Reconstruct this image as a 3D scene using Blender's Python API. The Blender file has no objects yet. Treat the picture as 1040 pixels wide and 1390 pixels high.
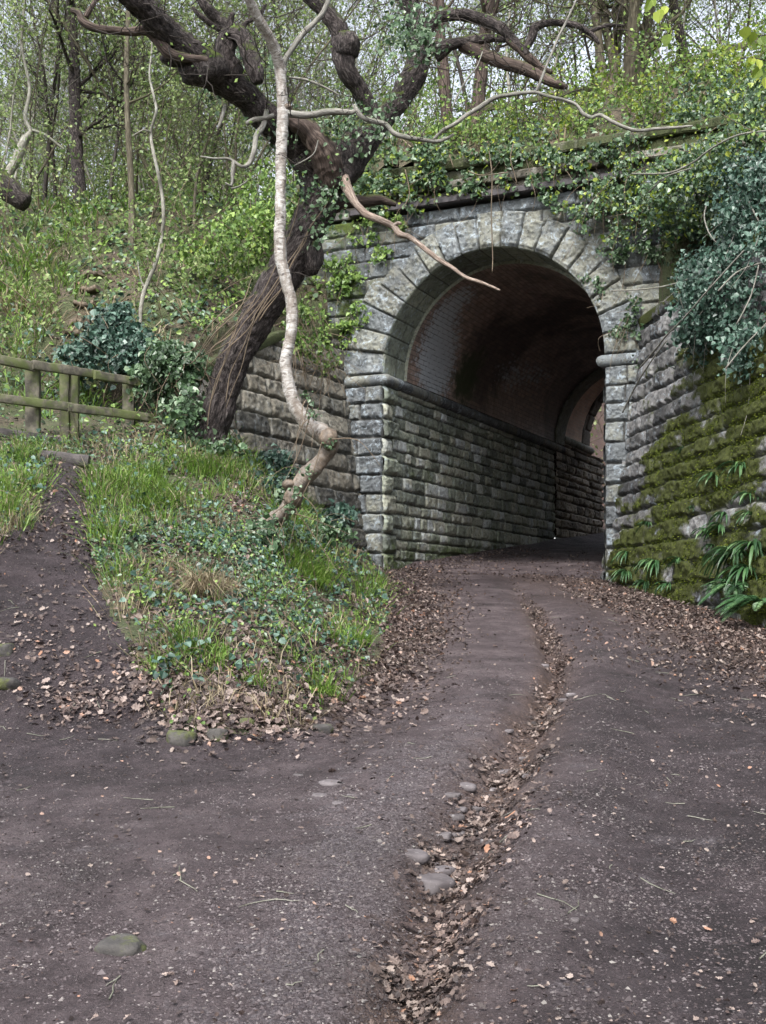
import bpy, math, numpy as np
from mathutils import Vector
R = np.random.default_rng(7)
S = bpy.context.scene
COL = S.collection
F, CX, HY, EYE = 1679.0, 520.0, 820.0, 1.5      # lens in photo pixels, picture axis, horizon row, eye height

# ---------------------------------------------------------------- maths
def Pt(px, py, Y):
    return np.array([(px-CX)/F*Y, Y, EYE+(HY-py)/F*Y])
def proj(p):
    p = np.asarray(p); return CX+F*p[..., 0]/p[..., 1], HY-F*(p[..., 2]-EYE)/p[..., 1]
def sst(a, b, x):
    t = np.clip((x-a)/(b-a), 0, 1); return t*t*(3-2*t)
def _h(i, j, k, s):
    n = (i*374761393+j*668265263+k*2147483647+s*1274126177) & 0xffffffff
    n = ((n ^ (n >> 13))*1274126177) & 0xffffffff
    n = (n ^ (n >> 16)) & 0xffffffff
    return n/4294967295.0
def vnoise(p, s=0):
    p = np.asarray(p, float); i = np.floor(p).astype(np.int64); f = p-i; f = f*f*(3-2*f)
    x, y, z = i[..., 0], i[..., 1], i[..., 2]; fx, fy, fz = f[..., 0], f[..., 1], f[..., 2]
    def L(a, b, t): return a+(b-a)*t
    c = [[[_h(x+a, y+b, z+c, s) for c in (0, 1)] for b in (0, 1)] for a in (0, 1)]
    return 2*L(L(L(c[0][0][0], c[1][0][0], fx), L(c[0][1][0], c[1][1][0], fx), fy),
               L(L(c[0][0][1], c[1][0][1], fx), L(c[0][1][1], c[1][1][1], fx), fy), fz)-1
def fbm(p, o=4, s=0, g=.5):
    v = 0; a = 1; t = 0; p = np.asarray(p, float)
    for k in range(o):
        v = v+a*vnoise(p*(2.03**k)+k*17.3, s+k); t += a; a *= g
    return v/t
def n2(X, Y, sc, o=3, s=0, g=.5):
    X = np.asarray(X, float); Y = np.asarray(Y, float)
    return fbm(np.stack([X*sc, Y*sc, np.zeros_like(X)+.37], -1), o, s, g)
def norm(v):
    v = np.asarray(v, float); return v/np.maximum(np.linalg.norm(v, axis=-1, keepdims=True), 1e-9)

# ---------------------------------------------------------------- mesh building
class MB:
    def __init__(s): s.v = []; s.q = []; s.t = []; s.a = {}; s.n = 0
    def add(s, v, q=None, t=None, **at):
        v = np.asarray(v, float).reshape(-1, 3)
        if q is not None and len(q): s.q.append(np.asarray(q, np.int64).reshape(-1, 4)+s.n)
        if t is not None and len(t): s.t.append(np.asarray(t, np.int64).reshape(-1, 3)+s.n)
        for k, x in at.items(): s.a.setdefault(k, []).append((s.n, np.broadcast_to(np.asarray(x, float), (len(v),)+np.shape(x)[1:]) if np.ndim(x) else np.full(len(v), float(x))))
        s.v.append(v); s.n += len(v)
    def merge(s, o):
        for k, l in o.a.items():
            for st, x in l: s.a.setdefault(k, []).append((st+s.n, x))
        s.v += o.v; s.q += [x+s.n for x in o.q]; s.t += [x+s.n for x in o.t]; s.n += o.n
    def build(s, name, mat, parent=None, smooth=True, origin=None):
        me = bpy.data.meshes.new(name)
        V = np.concatenate(s.v) if s.v else np.zeros((0, 3))
        Q = np.concatenate(s.q) if s.q else np.zeros((0, 4), int)
        T = np.concatenate(s.t) if s.t else np.zeros((0, 3), int)
        if origin is not None: V = V-np.asarray(origin)
        me.vertices.add(len(V)); me.vertices.foreach_set('co', V.astype(np.float32).ravel())
        me.loops.add(len(Q)*4+len(T)*3); me.polygons.add(len(Q)+len(T))
        me.loops.foreach_set('vertex_index', np.concatenate([Q.ravel(), T.ravel()]).astype(np.int32))
        st = np.concatenate([np.arange(len(Q))*4, len(Q)*4+np.arange(len(T))*3]).astype(np.int32)
        me.polygons.foreach_set('loop_start', st)
        me.polygons.foreach_set('use_smooth', np.full(len(st), smooth))
        me.update(calc_edges=True); me.validate()
        for k, l in s.a.items():
            dim = l[0][1].ndim
            arr = np.zeros((len(V), 3) if dim == 2 else len(V), np.float32)
            for i, x in l: arr[i:i+len(x)] = x
            at = me.attributes.new(k, 'FLOAT_VECTOR' if dim == 2 else 'FLOAT', 'POINT')
            at.data.foreach_set('vector' if dim == 2 else 'value', arr.ravel())
        me.materials.append(mat)
        o = bpy.data.objects.new(name, me); COL.objects.link(o)
        if parent is not None: o.parent = parent
        if origin is not None: o.location = Vector(origin)
        return o
def tag(o, label=None, cat=None, group=None, kind=None):
    if label: o['label'] = label
    if cat: o['category'] = cat
    if group: o['group'] = group
    if kind: o['kind'] = kind
    return o
def empty(name, loc, label, cat, group=None):
    o = bpy.data.objects.new(name, None); COL.objects.link(o); o.empty_display_size = .1
    o.location = Vector(loc); return tag(o, label, cat, group)
def part(mb, name, mat, par, smooth=True):           # geometry given in world space, child of an empty at par.location
    o = mb.build(name, mat, None, smooth, origin=list(par.location)); o.parent = par; o.location = (0, 0, 0); return o
def copy_tree(o, parent=None):
    c = o.copy(); COL.objects.link(c)
    if parent is not None: c.parent = parent
    for ch in list(o.children): copy_tree(ch, c)
    return c
def grid_faces(nr, nc, keep=None):
    i = np.arange(nr-1)[:, None]*nc+np.arange(nc-1)[None, :]
    q = np.stack([i, i+1, i+nc+1, i+nc], -1).reshape(-1, 4)
    return q if keep is None else q[keep.ravel()]
def sheet(mb, Pg, keep=None, flip=False, **at):
    nr, nc = Pg.shape[:2]; q = grid_faces(nr, nc, keep)
    if flip: q = q[:, ::-1]
    mb.add(Pg.reshape(-1, 3), q, **{k: np.asarray(x).reshape(nr*nc, *np.shape(x)[2:]) for k, x in at.items()})
def resample(pts, rad, step):
    pts = np.asarray(pts, float); rad = np.asarray(rad, float); n = len(pts)
    out = []; ro = []
    for i in range(n-1):                      # Catmull-Rom
        p0 = pts[max(i-1, 0)]; p1 = pts[i]; p2 = pts[i+1]; p3 = pts[min(i+2, n-1)]
        m = max(2, int(np.linalg.norm(p2-p1)/step))
        t = (np.arange(m)/m)[:, None]
        out.append(.5*((2*p1)+(-p0+p2)*t+(2*p0-5*p1+4*p2-p3)*t*t+(-p0+3*p1-3*p2+p3)*t**3))
        ro.append(rad[i]+(rad[i+1]-rad[i])*(t[:, 0]))
    out.append(pts[-1:]); ro.append(rad[-1:])
    return np.concatenate(out), np.concatenate(ro)
def tube(mb, pts, rad, sides=6, cap=True, disp=None, **at):
    pts = np.asarray(pts, float); rad = np.asarray(rad, float); n = len(pts)
    T = np.gradient(pts, axis=0); T = norm(T)
    ref = np.array([0, 0, 1.]) if abs(T[0, 2]) < .9 else np.array([1., 0, 0])
    N = np.zeros_like(T); a = norm(np.cross(T[0], ref)); N[0] = a
    for i in range(1, n):
        a = a-T[i]*(a@T[i]); a = a/max(np.linalg.norm(a), 1e-9); N[i] = a
    B = np.cross(T, N)
    L = np.concatenate([[0], np.cumsum(np.linalg.norm(np.diff(pts, axis=0), axis=1))])
    th = np.arange(sides)/sides*2*math.pi
    c, s_ = np.cos(th), np.sin(th)
    r = np.repeat(rad[:, None], sides, 1)
    cy = np.stack([c[None]*rad[:, None], s_[None]*rad[:, None], np.repeat(L[:, None], sides, 1)], -1)
    if disp is not None: r = r+disp(pts[:, None]+(N[:, None]*c[None, :, None]+B[:, None]*s_[None, :, None])*r[..., None], cy, rad[:, None], th[None])
    V = pts[:, None]+(N[:, None]*c[None, :, None]+B[:, None]*s_[None, :, None])*r[..., None]
    i = np.arange(n-1)[:, None]*sides; j = np.arange(sides)[None]; k = (j+1) % sides
    q = np.stack([i+j, i+k, i+sides+k, i+sides+j], -1).reshape(-1, 4)
    V = V.reshape(-1, 3); cy = cy.reshape(-1, 3); t = None
    if cap and sides > 3:
        V = np.concatenate([V, pts[:1], pts[-1:]]); cy = np.concatenate([cy, cy[:1], cy[-1:]])
        e = len(V); jj = np.arange(sides); kk = (jj+1) % sides
        t = np.concatenate([np.stack([kk, jj, np.full(sides, e-2)], -1), np.stack([(n-1)*sides+jj, (n-1)*sides+kk, np.full(sides, e-1)], -1)])
    mb.add(V, q, t, cyl=cy, **at)
def leaves(mb, pos, d, nrm, size, w1=.35, w2=.4, fold=.12, curl=.1, rng=R, tone=None):
    """many two-facet leaves: pos (N,3), d along the leaf, nrm its normal, size (N,)"""
    pos = np.asarray(pos, float); N = len(pos)
    if N == 0: return
    d = norm(d); s = norm(np.cross(d, nrm)); n = np.cross(s, d); L = np.broadcast_to(size, (N,))[:, None]
    k = rng.uniform(.75, 1.3, (N, 1))
    def q(a, b, c): return pos+d*L*a+s*L*b*k+n*L*c
    V = np.stack([q(0, 0, 0), q(.28, -w1, fold), q(.68, -w2*.75, fold-curl*.5), q(1, 0, -curl), q(.68, w2*.75, fold-curl*.5), q(.28, w1, fold)], 1)
    i = np.arange(N)[:, None]*6
    Q = np.concatenate([i+np.array([[0, 1, 2, 3]]), i+np.array([[0, 3, 4, 5]])])
    if tone is None: tone = rng.random(N)
    mb.add(V, Q, tone=np.repeat(tone, 6))
def small_leaves(mb, pos, size, rng=R, up=.3, tone=None):
    N = len(pos)
    if N == 0: return
    pos = np.asarray(pos, float)
    d = norm(rng.normal(0, 1, (N, 3))); nn = norm(rng.normal(0, 1, (N, 3))+np.array([0, -up*.6, up*2])); s = norm(np.cross(d, nn))
    L = np.broadcast_to(size, (N,))[:, None]; n = np.cross(s, d)
    V = np.stack([pos, pos+d*L*.5-s*L*.36+n*L*.08, pos+d*L, pos+d*L*.5+s*L*.36+n*L*.08], 1)
    if tone is None: tone = rng.random(N)
    mb.add(V, np.arange(N)[:, None]*4+np.arange(4)[None], tone=np.repeat(tone, 4))
def blades(mb, pos, hgt, lean, w, rng=R, tone=None, droop=.35):
    """grass blades: two quads each, bending over"""
    N = len(pos); pos = np.asarray(pos, float)
    if N == 0: return
    a = rng.uniform(0, 2*math.pi, N); sd = np.stack([np.cos(a), np.sin(a), 0*a], -1)
    H = np.broadcast_to(hgt, (N,))[:, None]; W = np.broadcast_to(w, (N,))[:, None]
    up = np.array([[0, 0, 1.]])
    p1 = pos+up*H*.55+lean*H*.35; p2 = pos+up*H*(.95-droop*rng.random((N, 1)))+lean*H*1.0
    V = np.stack([pos-sd*W, pos+sd*W, p1+sd*W*.8, p1-sd*W*.8, p2+sd*W*.15, p2-sd*W*.15], 1)
    i = np.arange(N)[:, None]*6
    if tone is None: tone = rng.random(N)
    mb.add(V, np.concatenate([i+np.array([[0, 1, 2, 3]]), i+np.array([[3, 2, 4, 5]])]), tone=np.repeat(tone, 6))

def oak_leaves(mb, pos, d, nrm, size, rng=R, tone=None):
    """lobed dry leaves, curled and wrinkled"""
    pos = np.asarray(pos, float); n_ = len(pos); d = norm(d); s = norm(np.cross(d, nrm)); n = np.cross(s, d); L = np.broadcast_to(size, (n_,))[:, None]
    t = np.array([0, .14, .3, .42, .58, .7, .86, 1.]); w = np.array([.02, .1, .3, .17, .36, .2, .22, .0]); k = rng.uniform(.7, 1.25, (n_, 1)); c1 = rng.uniform(-.5, .9, (n_, 1)); c2 = rng.uniform(-.3, 1.4, (n_, 1)); V = []
    for i in range(8):
        for sg in (-1, 0, 1):
            ww = sg*w[i]*k*rng.uniform(.75, 1.25, (n_, 1)); V.append(pos+d*L*(t[i]-.12*c1*c1*t[i]**2)+s*L*ww+n*L*(c1*.35*(t[i]-.4)**2+c2*1.1*ww*ww+rng.normal(0, .022, (n_, 1))))
    V = np.stack(V, 1); i = np.arange(n_)[:, None]*24; Q = []
    for r in range(7):
        b = r*3; Q += [i+np.array([[b, b+1, b+4, b+3]]), i+np.array([[b+1, b+2, b+5, b+4]])]
    if tone is None: tone = rng.random(n_)
    mb.add(V, np.concatenate(Q), tone=np.repeat(tone, 24))
# ---------------------------------------------------------------- materials
def nodes(name):
    m = bpy.data.materials.new(name); m.use_nodes = True; nt = m.node_tree
    b = nt.nodes['Principled BSDF']; return m, nt, b
def N(nt, t, **kw):
    n = nt.nodes.new(t)
    for k, v in kw.items():
        if k.startswith('i_'):
            key = k[2:].replace('_', ' '); n.inputs[key].default_value = v
        else: setattr(n, k, v)
    return n
def ramp(nt, fac, stops):
    r = nt.nodes.new('ShaderNodeValToRGB'); e = r.color_ramp.elements
    while len(e) < len(stops): e.new(.5)
    for x, (p, c) in zip(e, stops): x.position = p; x.color = (*c, 1)
    nt.links.new(fac, r.inputs[0]); return r.outputs[0]
def mix(nt, f, a, b, mode='MIX'):
    n = nt.nodes.new('ShaderNodeMix'); n.data_type = 'RGBA'; n.blend_type = mode
    for k, x in ((0, f), (6, a), (7, b)):
        if isinstance(x, (int, float)): n.inputs[k].default_value = x
        elif isinstance(x, tuple): n.inputs[k].default_value = (*x, 1)
        else: nt.links.new(x, n.inputs[k])
    return n.outputs[2]
def mth(nt, op, a, b=0., c=None, clamp=False):
    n = nt.nodes.new('ShaderNodeMath'); n.operation = op; n.use_clamp = clamp
    for k, x in enumerate((a, b, c)):
        if x is None: continue
        if isinstance(x, (int, float)): n.inputs[k].default_value = x
        else: nt.links.new(x, n.inputs[k])
    return n.outputs[0]
def mr(nt, x, a, b, c=0., d=1.):
    n = nt.nodes.new('ShaderNodeMapRange'); n.interpolation_type = 'SMOOTHSTEP'
    nt.links.new(x, n.inputs[0])
    for k, v in zip((1, 2, 3, 4), (a, b, c, d)): n.inputs[k].default_value = v
    return n.outputs[0]
def attr(nt, name): return N(nt, 'ShaderNodeAttribute', attribute_name=name)
def noise(nt, sc, det=4., rough=.6, vec=None, dist=0.):
    n = N(nt, 'ShaderNodeTexNoise', i_Scale=sc, i_Detail=det, i_Roughness=rough, i_Distortion=dist)
    if vec is None:
        g = nt.nodes.new('ShaderNodeNewGeometry'); vec = g.outputs['Position']
    nt.links.new(vec, n.inputs['Vector']); return n.outputs['Fac']
def scaled(nt, vec, s):
    m = nt.nodes.new('ShaderNodeVectorMath'); m.operation = 'MULTIPLY'; nt.links.new(vec, m.inputs[0]); m.inputs[1].default_value = s
    return m.outputs[0]
def pos(nt): return nt.nodes.new('ShaderNodeNewGeometry').outputs['Position']
def bump(nt, b, h, strength, dist, prev=None):
    n = N(nt, 'ShaderNodeBump', i_Strength=strength, i_Distance=dist); nt.links.new(h, n.inputs['Height'])
    if prev is not None: nt.links.new(prev, n.inputs['Normal'])
    nt.links.new(n.outputs[0], b.inputs['Normal']); return n.outputs[0]
def leaf_mat(name, stops, rough=.5, trans=.25, spec=.5):
    m, nt, b = nodes(name)
    c = ramp(nt, attr(nt, 'tone').outputs['Fac'], stops)
    c = mix(nt, mr(nt, noise(nt, 1.3, 2), .35, .7), c, mix(nt, 1., c, (.72, .74, .72), 'MULTIPLY'))
    nt.links.new(c, b.inputs['Base Color']); b.inputs['Roughness'].default_value = rough
    b.inputs['Specular IOR Level'].default_value = spec
    if trans > 0:
        t = N(nt, 'ShaderNodeBsdfTranslucent'); nt.links.new(c, t.inputs[0]); x = N(nt, 'ShaderNodeMixShader'); x.inputs[0].default_value = trans
        nt.links.new(b.outputs[0], x.inputs[1]); nt.links.new(t.outputs[0], x.inputs[2])
        nt.links.new(x.outputs[0], nt.nodes['Material Output'].inputs[0])
    return m
def stone_mat(name, stops, moss=(.06, .085, .012), lichen=.5, mortar=(.05, .047, .042), dark=.5, bd=.008):
    m, nt, b = nodes(name)
    tone = attr(nt, 'tone').outputs['Fac']; mo = attr(nt, 'moss').outputs['Fac']; jo = attr(nt, 'joint').outputs['Fac']
    t2 = mth(nt, 'ADD', tone, mth(nt, 'MULTIPLY', mth(nt, 'SUBTRACT', noise(nt, 5, 5, .65), .5), .9), clamp=True)
    c = ramp(nt, t2, stops)
    big = noise(nt, .9, 4, .6); c = mix(nt, mr(nt, big, .42, .68, 0, dark), c, mix(nt, 1., c, (.34, .33, .36), 'MULTIPLY'))
    sp = noise(nt, 15, 7, .75, dist=.8); c = mix(nt, mr(nt, sp, .49, .6, 0, .65), c, mix(nt, 1., c, (.3, .29, .3), 'MULTIPLY'))
    li = noise(nt, 8, 7, .75, dist=1.1); c = mix(nt, mr(nt, li, .55, .6, 0, lichen), c, (.40, .47, .53))
    st = noise(nt, 1., 4, .6, scaled(nt, pos(nt), (6., 6., .7))); c = mix(nt, mr(nt, st, .58, .75, 0, .4), c, (.40, .42, .42))
    c = mix(nt, mth(nt, 'MULTIPLY', jo, .85), c, mortar)
    mf = mth(nt, 'MULTIPLY', mr(nt, mth(nt, 'ADD', mth(nt, 'MULTIPLY', mo, 1.1), mth(nt, 'MULTIPLY', noise(nt, 7, 6, .75), .85)), .78, 1.04), mth(nt, 'SUBTRACT', 1., mth(nt, 'MULTIPLY', jo, .7)))
    mc = ramp(nt, noise(nt, 30, 4, .7), [(.3, tuple(x*.45 for x in moss)), (.62, moss), (.8, tuple(x*1.5 for x in moss))])
    c = mix(nt, mf, c, mc)
    nt.links.new(c, b.inputs['Base Color']); b.inputs['Roughness'].default_value = .82; b.inputs['Specular IOR Level'].default_value = .35
    p = bump(nt, b, noise(nt, 22, 9, .78), 1., bd*1.8); bump(nt, b, noise(nt, 110, 4, .7), .8, bd*.4, p)
    return m
def bark_mat(name, stops, sc=(40., 40., 5.), bd=.012, moss=0., mossc=(.07, .10, .012), ns=1.):
    m, nt, b = nodes(name)
    cy = attr(nt, 'cyl').outputs['Vector']
    n1 = noise(nt, 1., 6, .68, scaled(nt, cy, sc), .5)
    c = ramp(nt, n1, stops)
    c = mix(nt, mr(nt, noise(nt, 3, 4, .6), .4, .7, 0, .55), c, mix(nt, 1., c, (.45, .5, .5), 'MULTIPLY'))
    if moss > 0:
        g = nt.nodes.new('ShaderNodeNewGeometry'); sx = nt.nodes.new('ShaderNodeSeparateXYZ'); nt.links.new(g.outputs['Normal'], sx.inputs[0])
        f = mr(nt, mth(nt, 'ADD', mth(nt, 'MULTIPLY', sx.outputs[2], .5), noise(nt, 6, 5, .7)), .7, .92, 0, moss)
        c = mix(nt, f, c, mix(nt, noise(nt, 60, 3), tuple(x*.4 for x in mossc), tuple(x*1.5 for x in mossc)))
    nt.links.new(c, b.inputs['Base Color']); b.inputs['Roughness'].default_value = .85; b.inputs['Specular IOR Level'].default_value = .3
    bump(nt, b, n1, 1., bd); return m

M = {}
M['oak'] = bark_mat('oak_bark', [(.36, (.009, .007, .007)), (.5, (.045, .035, .033)), (.62, (.12, .10, .095)), (.78, (.24, .22, .2))], (44, 44, 18), .045, .9)
M['dead'] = bark_mat('dead_wood', [(.34, (.06, .042, .034)), (.5, (.2, .15, .12)), (.7, (.42, .35, .3))], (70, 70, 8), .008)
M['torn'] = bark_mat('torn_wood', [(.34, (.016, .011, .009)), (.5, (.065, .046, .038)), (.72, (.19, .145, .12))], (50, 50, 3), .012, .5)
M['grey_twig'] = bark_mat('grey_twig', [(.35, (.09, .08, .07)), (.6, (.26, .25, .22)), (.8, (.45, .47, .45))], (60, 60, 12), .003, .3)
M['dark_twig'] = bark_mat('dark_twig', [(.35, (.02, .017, .016)), (.7, (.08, .065, .055))], (60, 60, 8), .003)
M['wood_trunk'] = bark_mat('wood_trunk', [(.3, (.03, .025, .018)), (.55, (.11, .095, .065)), (.75, (.24, .22, .16))], (30, 30, 5), .01, .6)
M['pale_trunk'] = bark_mat('pale_trunk', [(.3, (.12, .11, .09)), (.55, (.26, .25, .21)), (.75, (.42, .42, .38))], (20, 20, 12), .004, .35)
M['tan_stem'] = bark_mat('tan_stem', [(.3, (.07, .052, .036)), (.7, (.24, .185, .13))], (40, 40, 5), .003)
def birch_mat():
    m, nt, b = nodes('birch_bark')
    cy = attr(nt, 'cyl').outputs['Vector']; sx = nt.nodes.new('ShaderNodeSeparateXYZ'); nt.links.new(cy, sx.inputs[0])
    band = noise(nt, 1., 6, .7, scaled(nt, cy, (9, 9, 30)), 1.6); big = noise(nt, 1., 4, .65, scaled(nt, cy, (9, 9, 4)), .8)
    c = ramp(nt, band, [(.36, (.04, .032, .028)), (.42, (.19, .165, .145)), (.5, (.30, .28, .255)), (.62, (.44, .43, .41)), (.75, (.52, .52, .51))])
    low = attr(nt, 'old').outputs['Fac']
    c = mix(nt, mth(nt, 'MULTIPLY', mr(nt, big, .46, .6), .75), c, (.15, .12, .095))
    brn = ramp(nt, noise(nt, 1., 5, .7, scaled(nt, cy, (25, 25, 16)), .8), [(.3, (.025, .017, .011)), (.55, (.10, .07, .045)), (.75, (.22, .165, .115))])
    c = mix(nt, low, c, brn)
    nt.links.new(c, b.inputs['Base Color']); b.inputs['Roughness'].default_value = .6
    bump(nt, b, band, 1., .008); return m
M['birch'] = birch_mat()
M['ivy'] = leaf_mat('ivy_leaf', [(0, (.025, .05, .022)), (.4, (.05, .10, .042)), (.75, (.095, .165, .075)), (1, (.2, .27, .17))], .4, .2, .5)
M['ivy_blue'] = leaf_mat('ivy_blue_leaf', [(0, (.014, .035, .026)), (.45, (.035, .08, .055)), (.8, (.07, .135, .095)), (1, (.16, .235, .19))], .42, .15, .5)
M['fresh'] = leaf_mat('fresh_leaf', [(0, (.05, .10, .02)), (.5, (.14, .24, .05)), (1, (.32, .44, .12))], .45, .35)
M['lime'] = leaf_mat('lime_leaf', [(0, (.10, .16, .02)), (.5, (.22, .31, .04)), (1, (.42, .48, .07))], .45, .4)
M['woodleaf'] = leaf_mat('wood_leaf', [(0, (.08, .13, .04)), (.5, (.2, .29, .09)), (1, (.40, .47, .2))], .5, .45)
M['grass'] = leaf_mat('grass_blade', [(0, (.05, .10, .015)), (.5, (.11, .21, .025)), (.85, (.2, .32, .05)), (1, (.3, .36, .12))], .5, .3)
M['straw'] = leaf_mat('straw_blade', [(0, (.13, .10, .055)), (.5, (.27, .21, .13)), (1, (.45, .38, .26))], .7, .2)
M['dead_leaf'] = leaf_mat('dead_leaf', [(0, (.022, .014, .013)), (.45, (.07, .046, .04)), (.75, (.16, .115, .098)), (.95, (.32, .255, .225)), (1, (.3, .15, .09))], .65, .12)
M['fern'] = leaf_mat('fern_frond', [(0, (.02, .055, .02)), (.6, (.05, .125, .045)), (1, (.13, .22, .09))], .4, .2)
M['moss'] = leaf_mat('moss_tuft', [(0, (.03, .045, .006)), (.5, (.075, .10, .012)), (1, (.16, .19, .03))], .8, .15, .1)

ST = [(0, (.04, .042, .045)), (.3, (.095, .104, .11)), (.55, (.16, .175, .18)), (.8, (.205, .205, .165)), (1, (.29, .31, .31))]
M['stone'] = stone_mat('rock_faced_stone', ST, lichen=.5)
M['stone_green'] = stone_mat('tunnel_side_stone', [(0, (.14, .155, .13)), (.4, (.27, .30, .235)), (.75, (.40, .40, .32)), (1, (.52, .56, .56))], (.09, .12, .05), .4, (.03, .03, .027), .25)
M['stone_buff'] = stone_mat('buff_wall_stone', [(0, (.055, .054, .048)), (.4, (.125, .12, .10)), (.75, (.21, .19, .15)), (1, (.28, .265, .22))], (.045, .055, .018), .15, (.045, .042, .032), .5)
M['stone_dark'] = stone_mat('mossed_wall_stone', [(0, (.045, .045, .045)), (.5, (.12, .118, .115)), (1, (.24, .235, .23))], (.045, .054, .008), .35, (.03, .03, .025), .5)
def rock_mat():
    m, nt, b = nodes('cobble_stone')
    oi = nt.nodes.new('ShaderNodeObjectInfo')
    c = mix(nt, oi.outputs['Random'], (.055, .046, .046), (.12, .105, .108)); c = mix(nt, mr(nt, noise(nt, 14, 5, .7), .4, .7, 0, .7), c, mix(nt, 1., c, (.45, .42, .42), 'MULTIPLY'))
    c = mix(nt, mr(nt, noise(nt, 45, 3), .6, .7, 0, .4), c, (.36, .34, .33))
    nt.links.new(c, b.inputs['Base Color']); b.inputs['Roughness'].default_value = .75; bump(nt, b, noise(nt, 40, 6, .7), .8, .004); return m
M['rock'] = rock_mat()
def mossrock_mat():
    m, nt, b = nodes('mossy_rock')
    c = ramp(nt, noise(nt, 9, 6, .7), [(.3, (.02, .018, .018)), (.6, (.06, .055, .05)), (.8, (.12, .11, .10))])
    c = mix(nt, mr(nt, noise(nt, 6, 5, .7), .44, .58, 0, .85), c, (.06, .07, .014))
    nt.links.new(c, b.inputs['Base Color']); b.inputs['Roughness'].default_value = .85; bump(nt, b, noise(nt, 30, 6, .7), 1., .008); return m
M['mossrock'] = mossrock_mat()
M['stone_far'] = stone_mat('far_tunnel_stone', [(0, (.16, .145, .115)), (.4, (.30, .275, .22)), (.75, (.44, .39, .30)), (1, (.52, .48, .4))], (.09, .12, .05), .2, (.03, .03, .027), .2)  # paler, warmer stone; exit daylight on the far wall is part of the colour
def ground_mat():
    m, nt, b = nodes('trodden_earth')
    wet = attr(nt, 'wet').outputs['Fac']; lt = attr(nt, 'litter').outputs['Fac']; gr = attr(nt, 'grit').outputs['Fac']
    c = ramp(nt, noise(nt, 2.1, 6, .68), [(.3, (.032, .023, .024)), (.5, (.072, .054, .057)), (.7, (.14, .112, .114))])
    c = mix(nt, mr(nt, noise(nt, 11, 5, .7), .42, .66, 0, .6), c, mix(nt, 1., c, (.5, .46, .46), 'MULTIPLY'))
    c = mix(nt, mth(nt, 'MULTIPLY', wet, .85), c, mix(nt, 1., c, (.3, .27, .3), 'MULTIPLY'))
    c = mix(nt, mr(nt, noise(nt, 45, 4, .75), .53, .62, 0, .55), c, mix(nt, 1., c, (.38, .36, .36), 'MULTIPLY'))
    gv = N(nt, 'ShaderNodeTexVoronoi', i_Scale=110.); nt.links.new(pos(nt), gv.inputs['Vector'])
    gc = ramp(nt, gv.outputs['Color'], [(0, (.03, .022, .024)), (.6, (.09, .075, .082)), (.9, (.19, .17, .175)), (1, (.28, .24, .2))])
    c = mix(nt, mr(nt, mth(nt, 'ADD', noise(nt, 5, 4, .7), mth(nt, 'MULTIPLY', gr, .35)), .56, .78, 0, .75), c, gc)
    lc = ramp(nt, noise(nt, 40, 5, .75), [(.35, (.03, .018, .014)), (.52, (.10, .062, .045)), (.68, (.24, .165, .125))])
    c = mix(nt, lt, c, lc)
    nt.links.new(c, b.inputs['Base Color']); b.inputs['Roughness'].default_value = .82; b.inputs['Specular IOR Level'].default_value = .35
    p = bump(nt, b, noise(nt, 16, 10, .8), 1., .035); v2 = N(nt, 'ShaderNodeTexVoronoi', i_Scale=70.); nt.links.new(pos(nt), v2.inputs['Vector']); bump(nt, b, v2.outputs['Distance'], .6, .008, p); return m
M['ground'] = ground_mat()
def soil_mat():
    m, nt, b = nodes('woodland_soil')
    c = ramp(nt, noise(nt, 28, 6, .75), [(.32, (.018, .014, .010)), (.5, (.065, .047, .032)), (.64, (.14, .10, .07)), (.75, (.22, .17, .12))])
    g = ramp(nt, noise(nt, 60, 5, .75), [(.35, (.018, .03, .01)), (.55, (.05, .075, .02)), (.75, (.11, .14, .05))])
    c = mix(nt, mr(nt, noise(nt, 1.6, 5, .65), .40, .58, .1, .75), c, g)
    nt.links.new(c, b.inputs['Base Color']); b.inputs['Roughness'].default_value = .9; bump(nt, b, noise(nt, 25, 7, .75), 1., .03); return m
M['soil'] = soil_mat()
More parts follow.
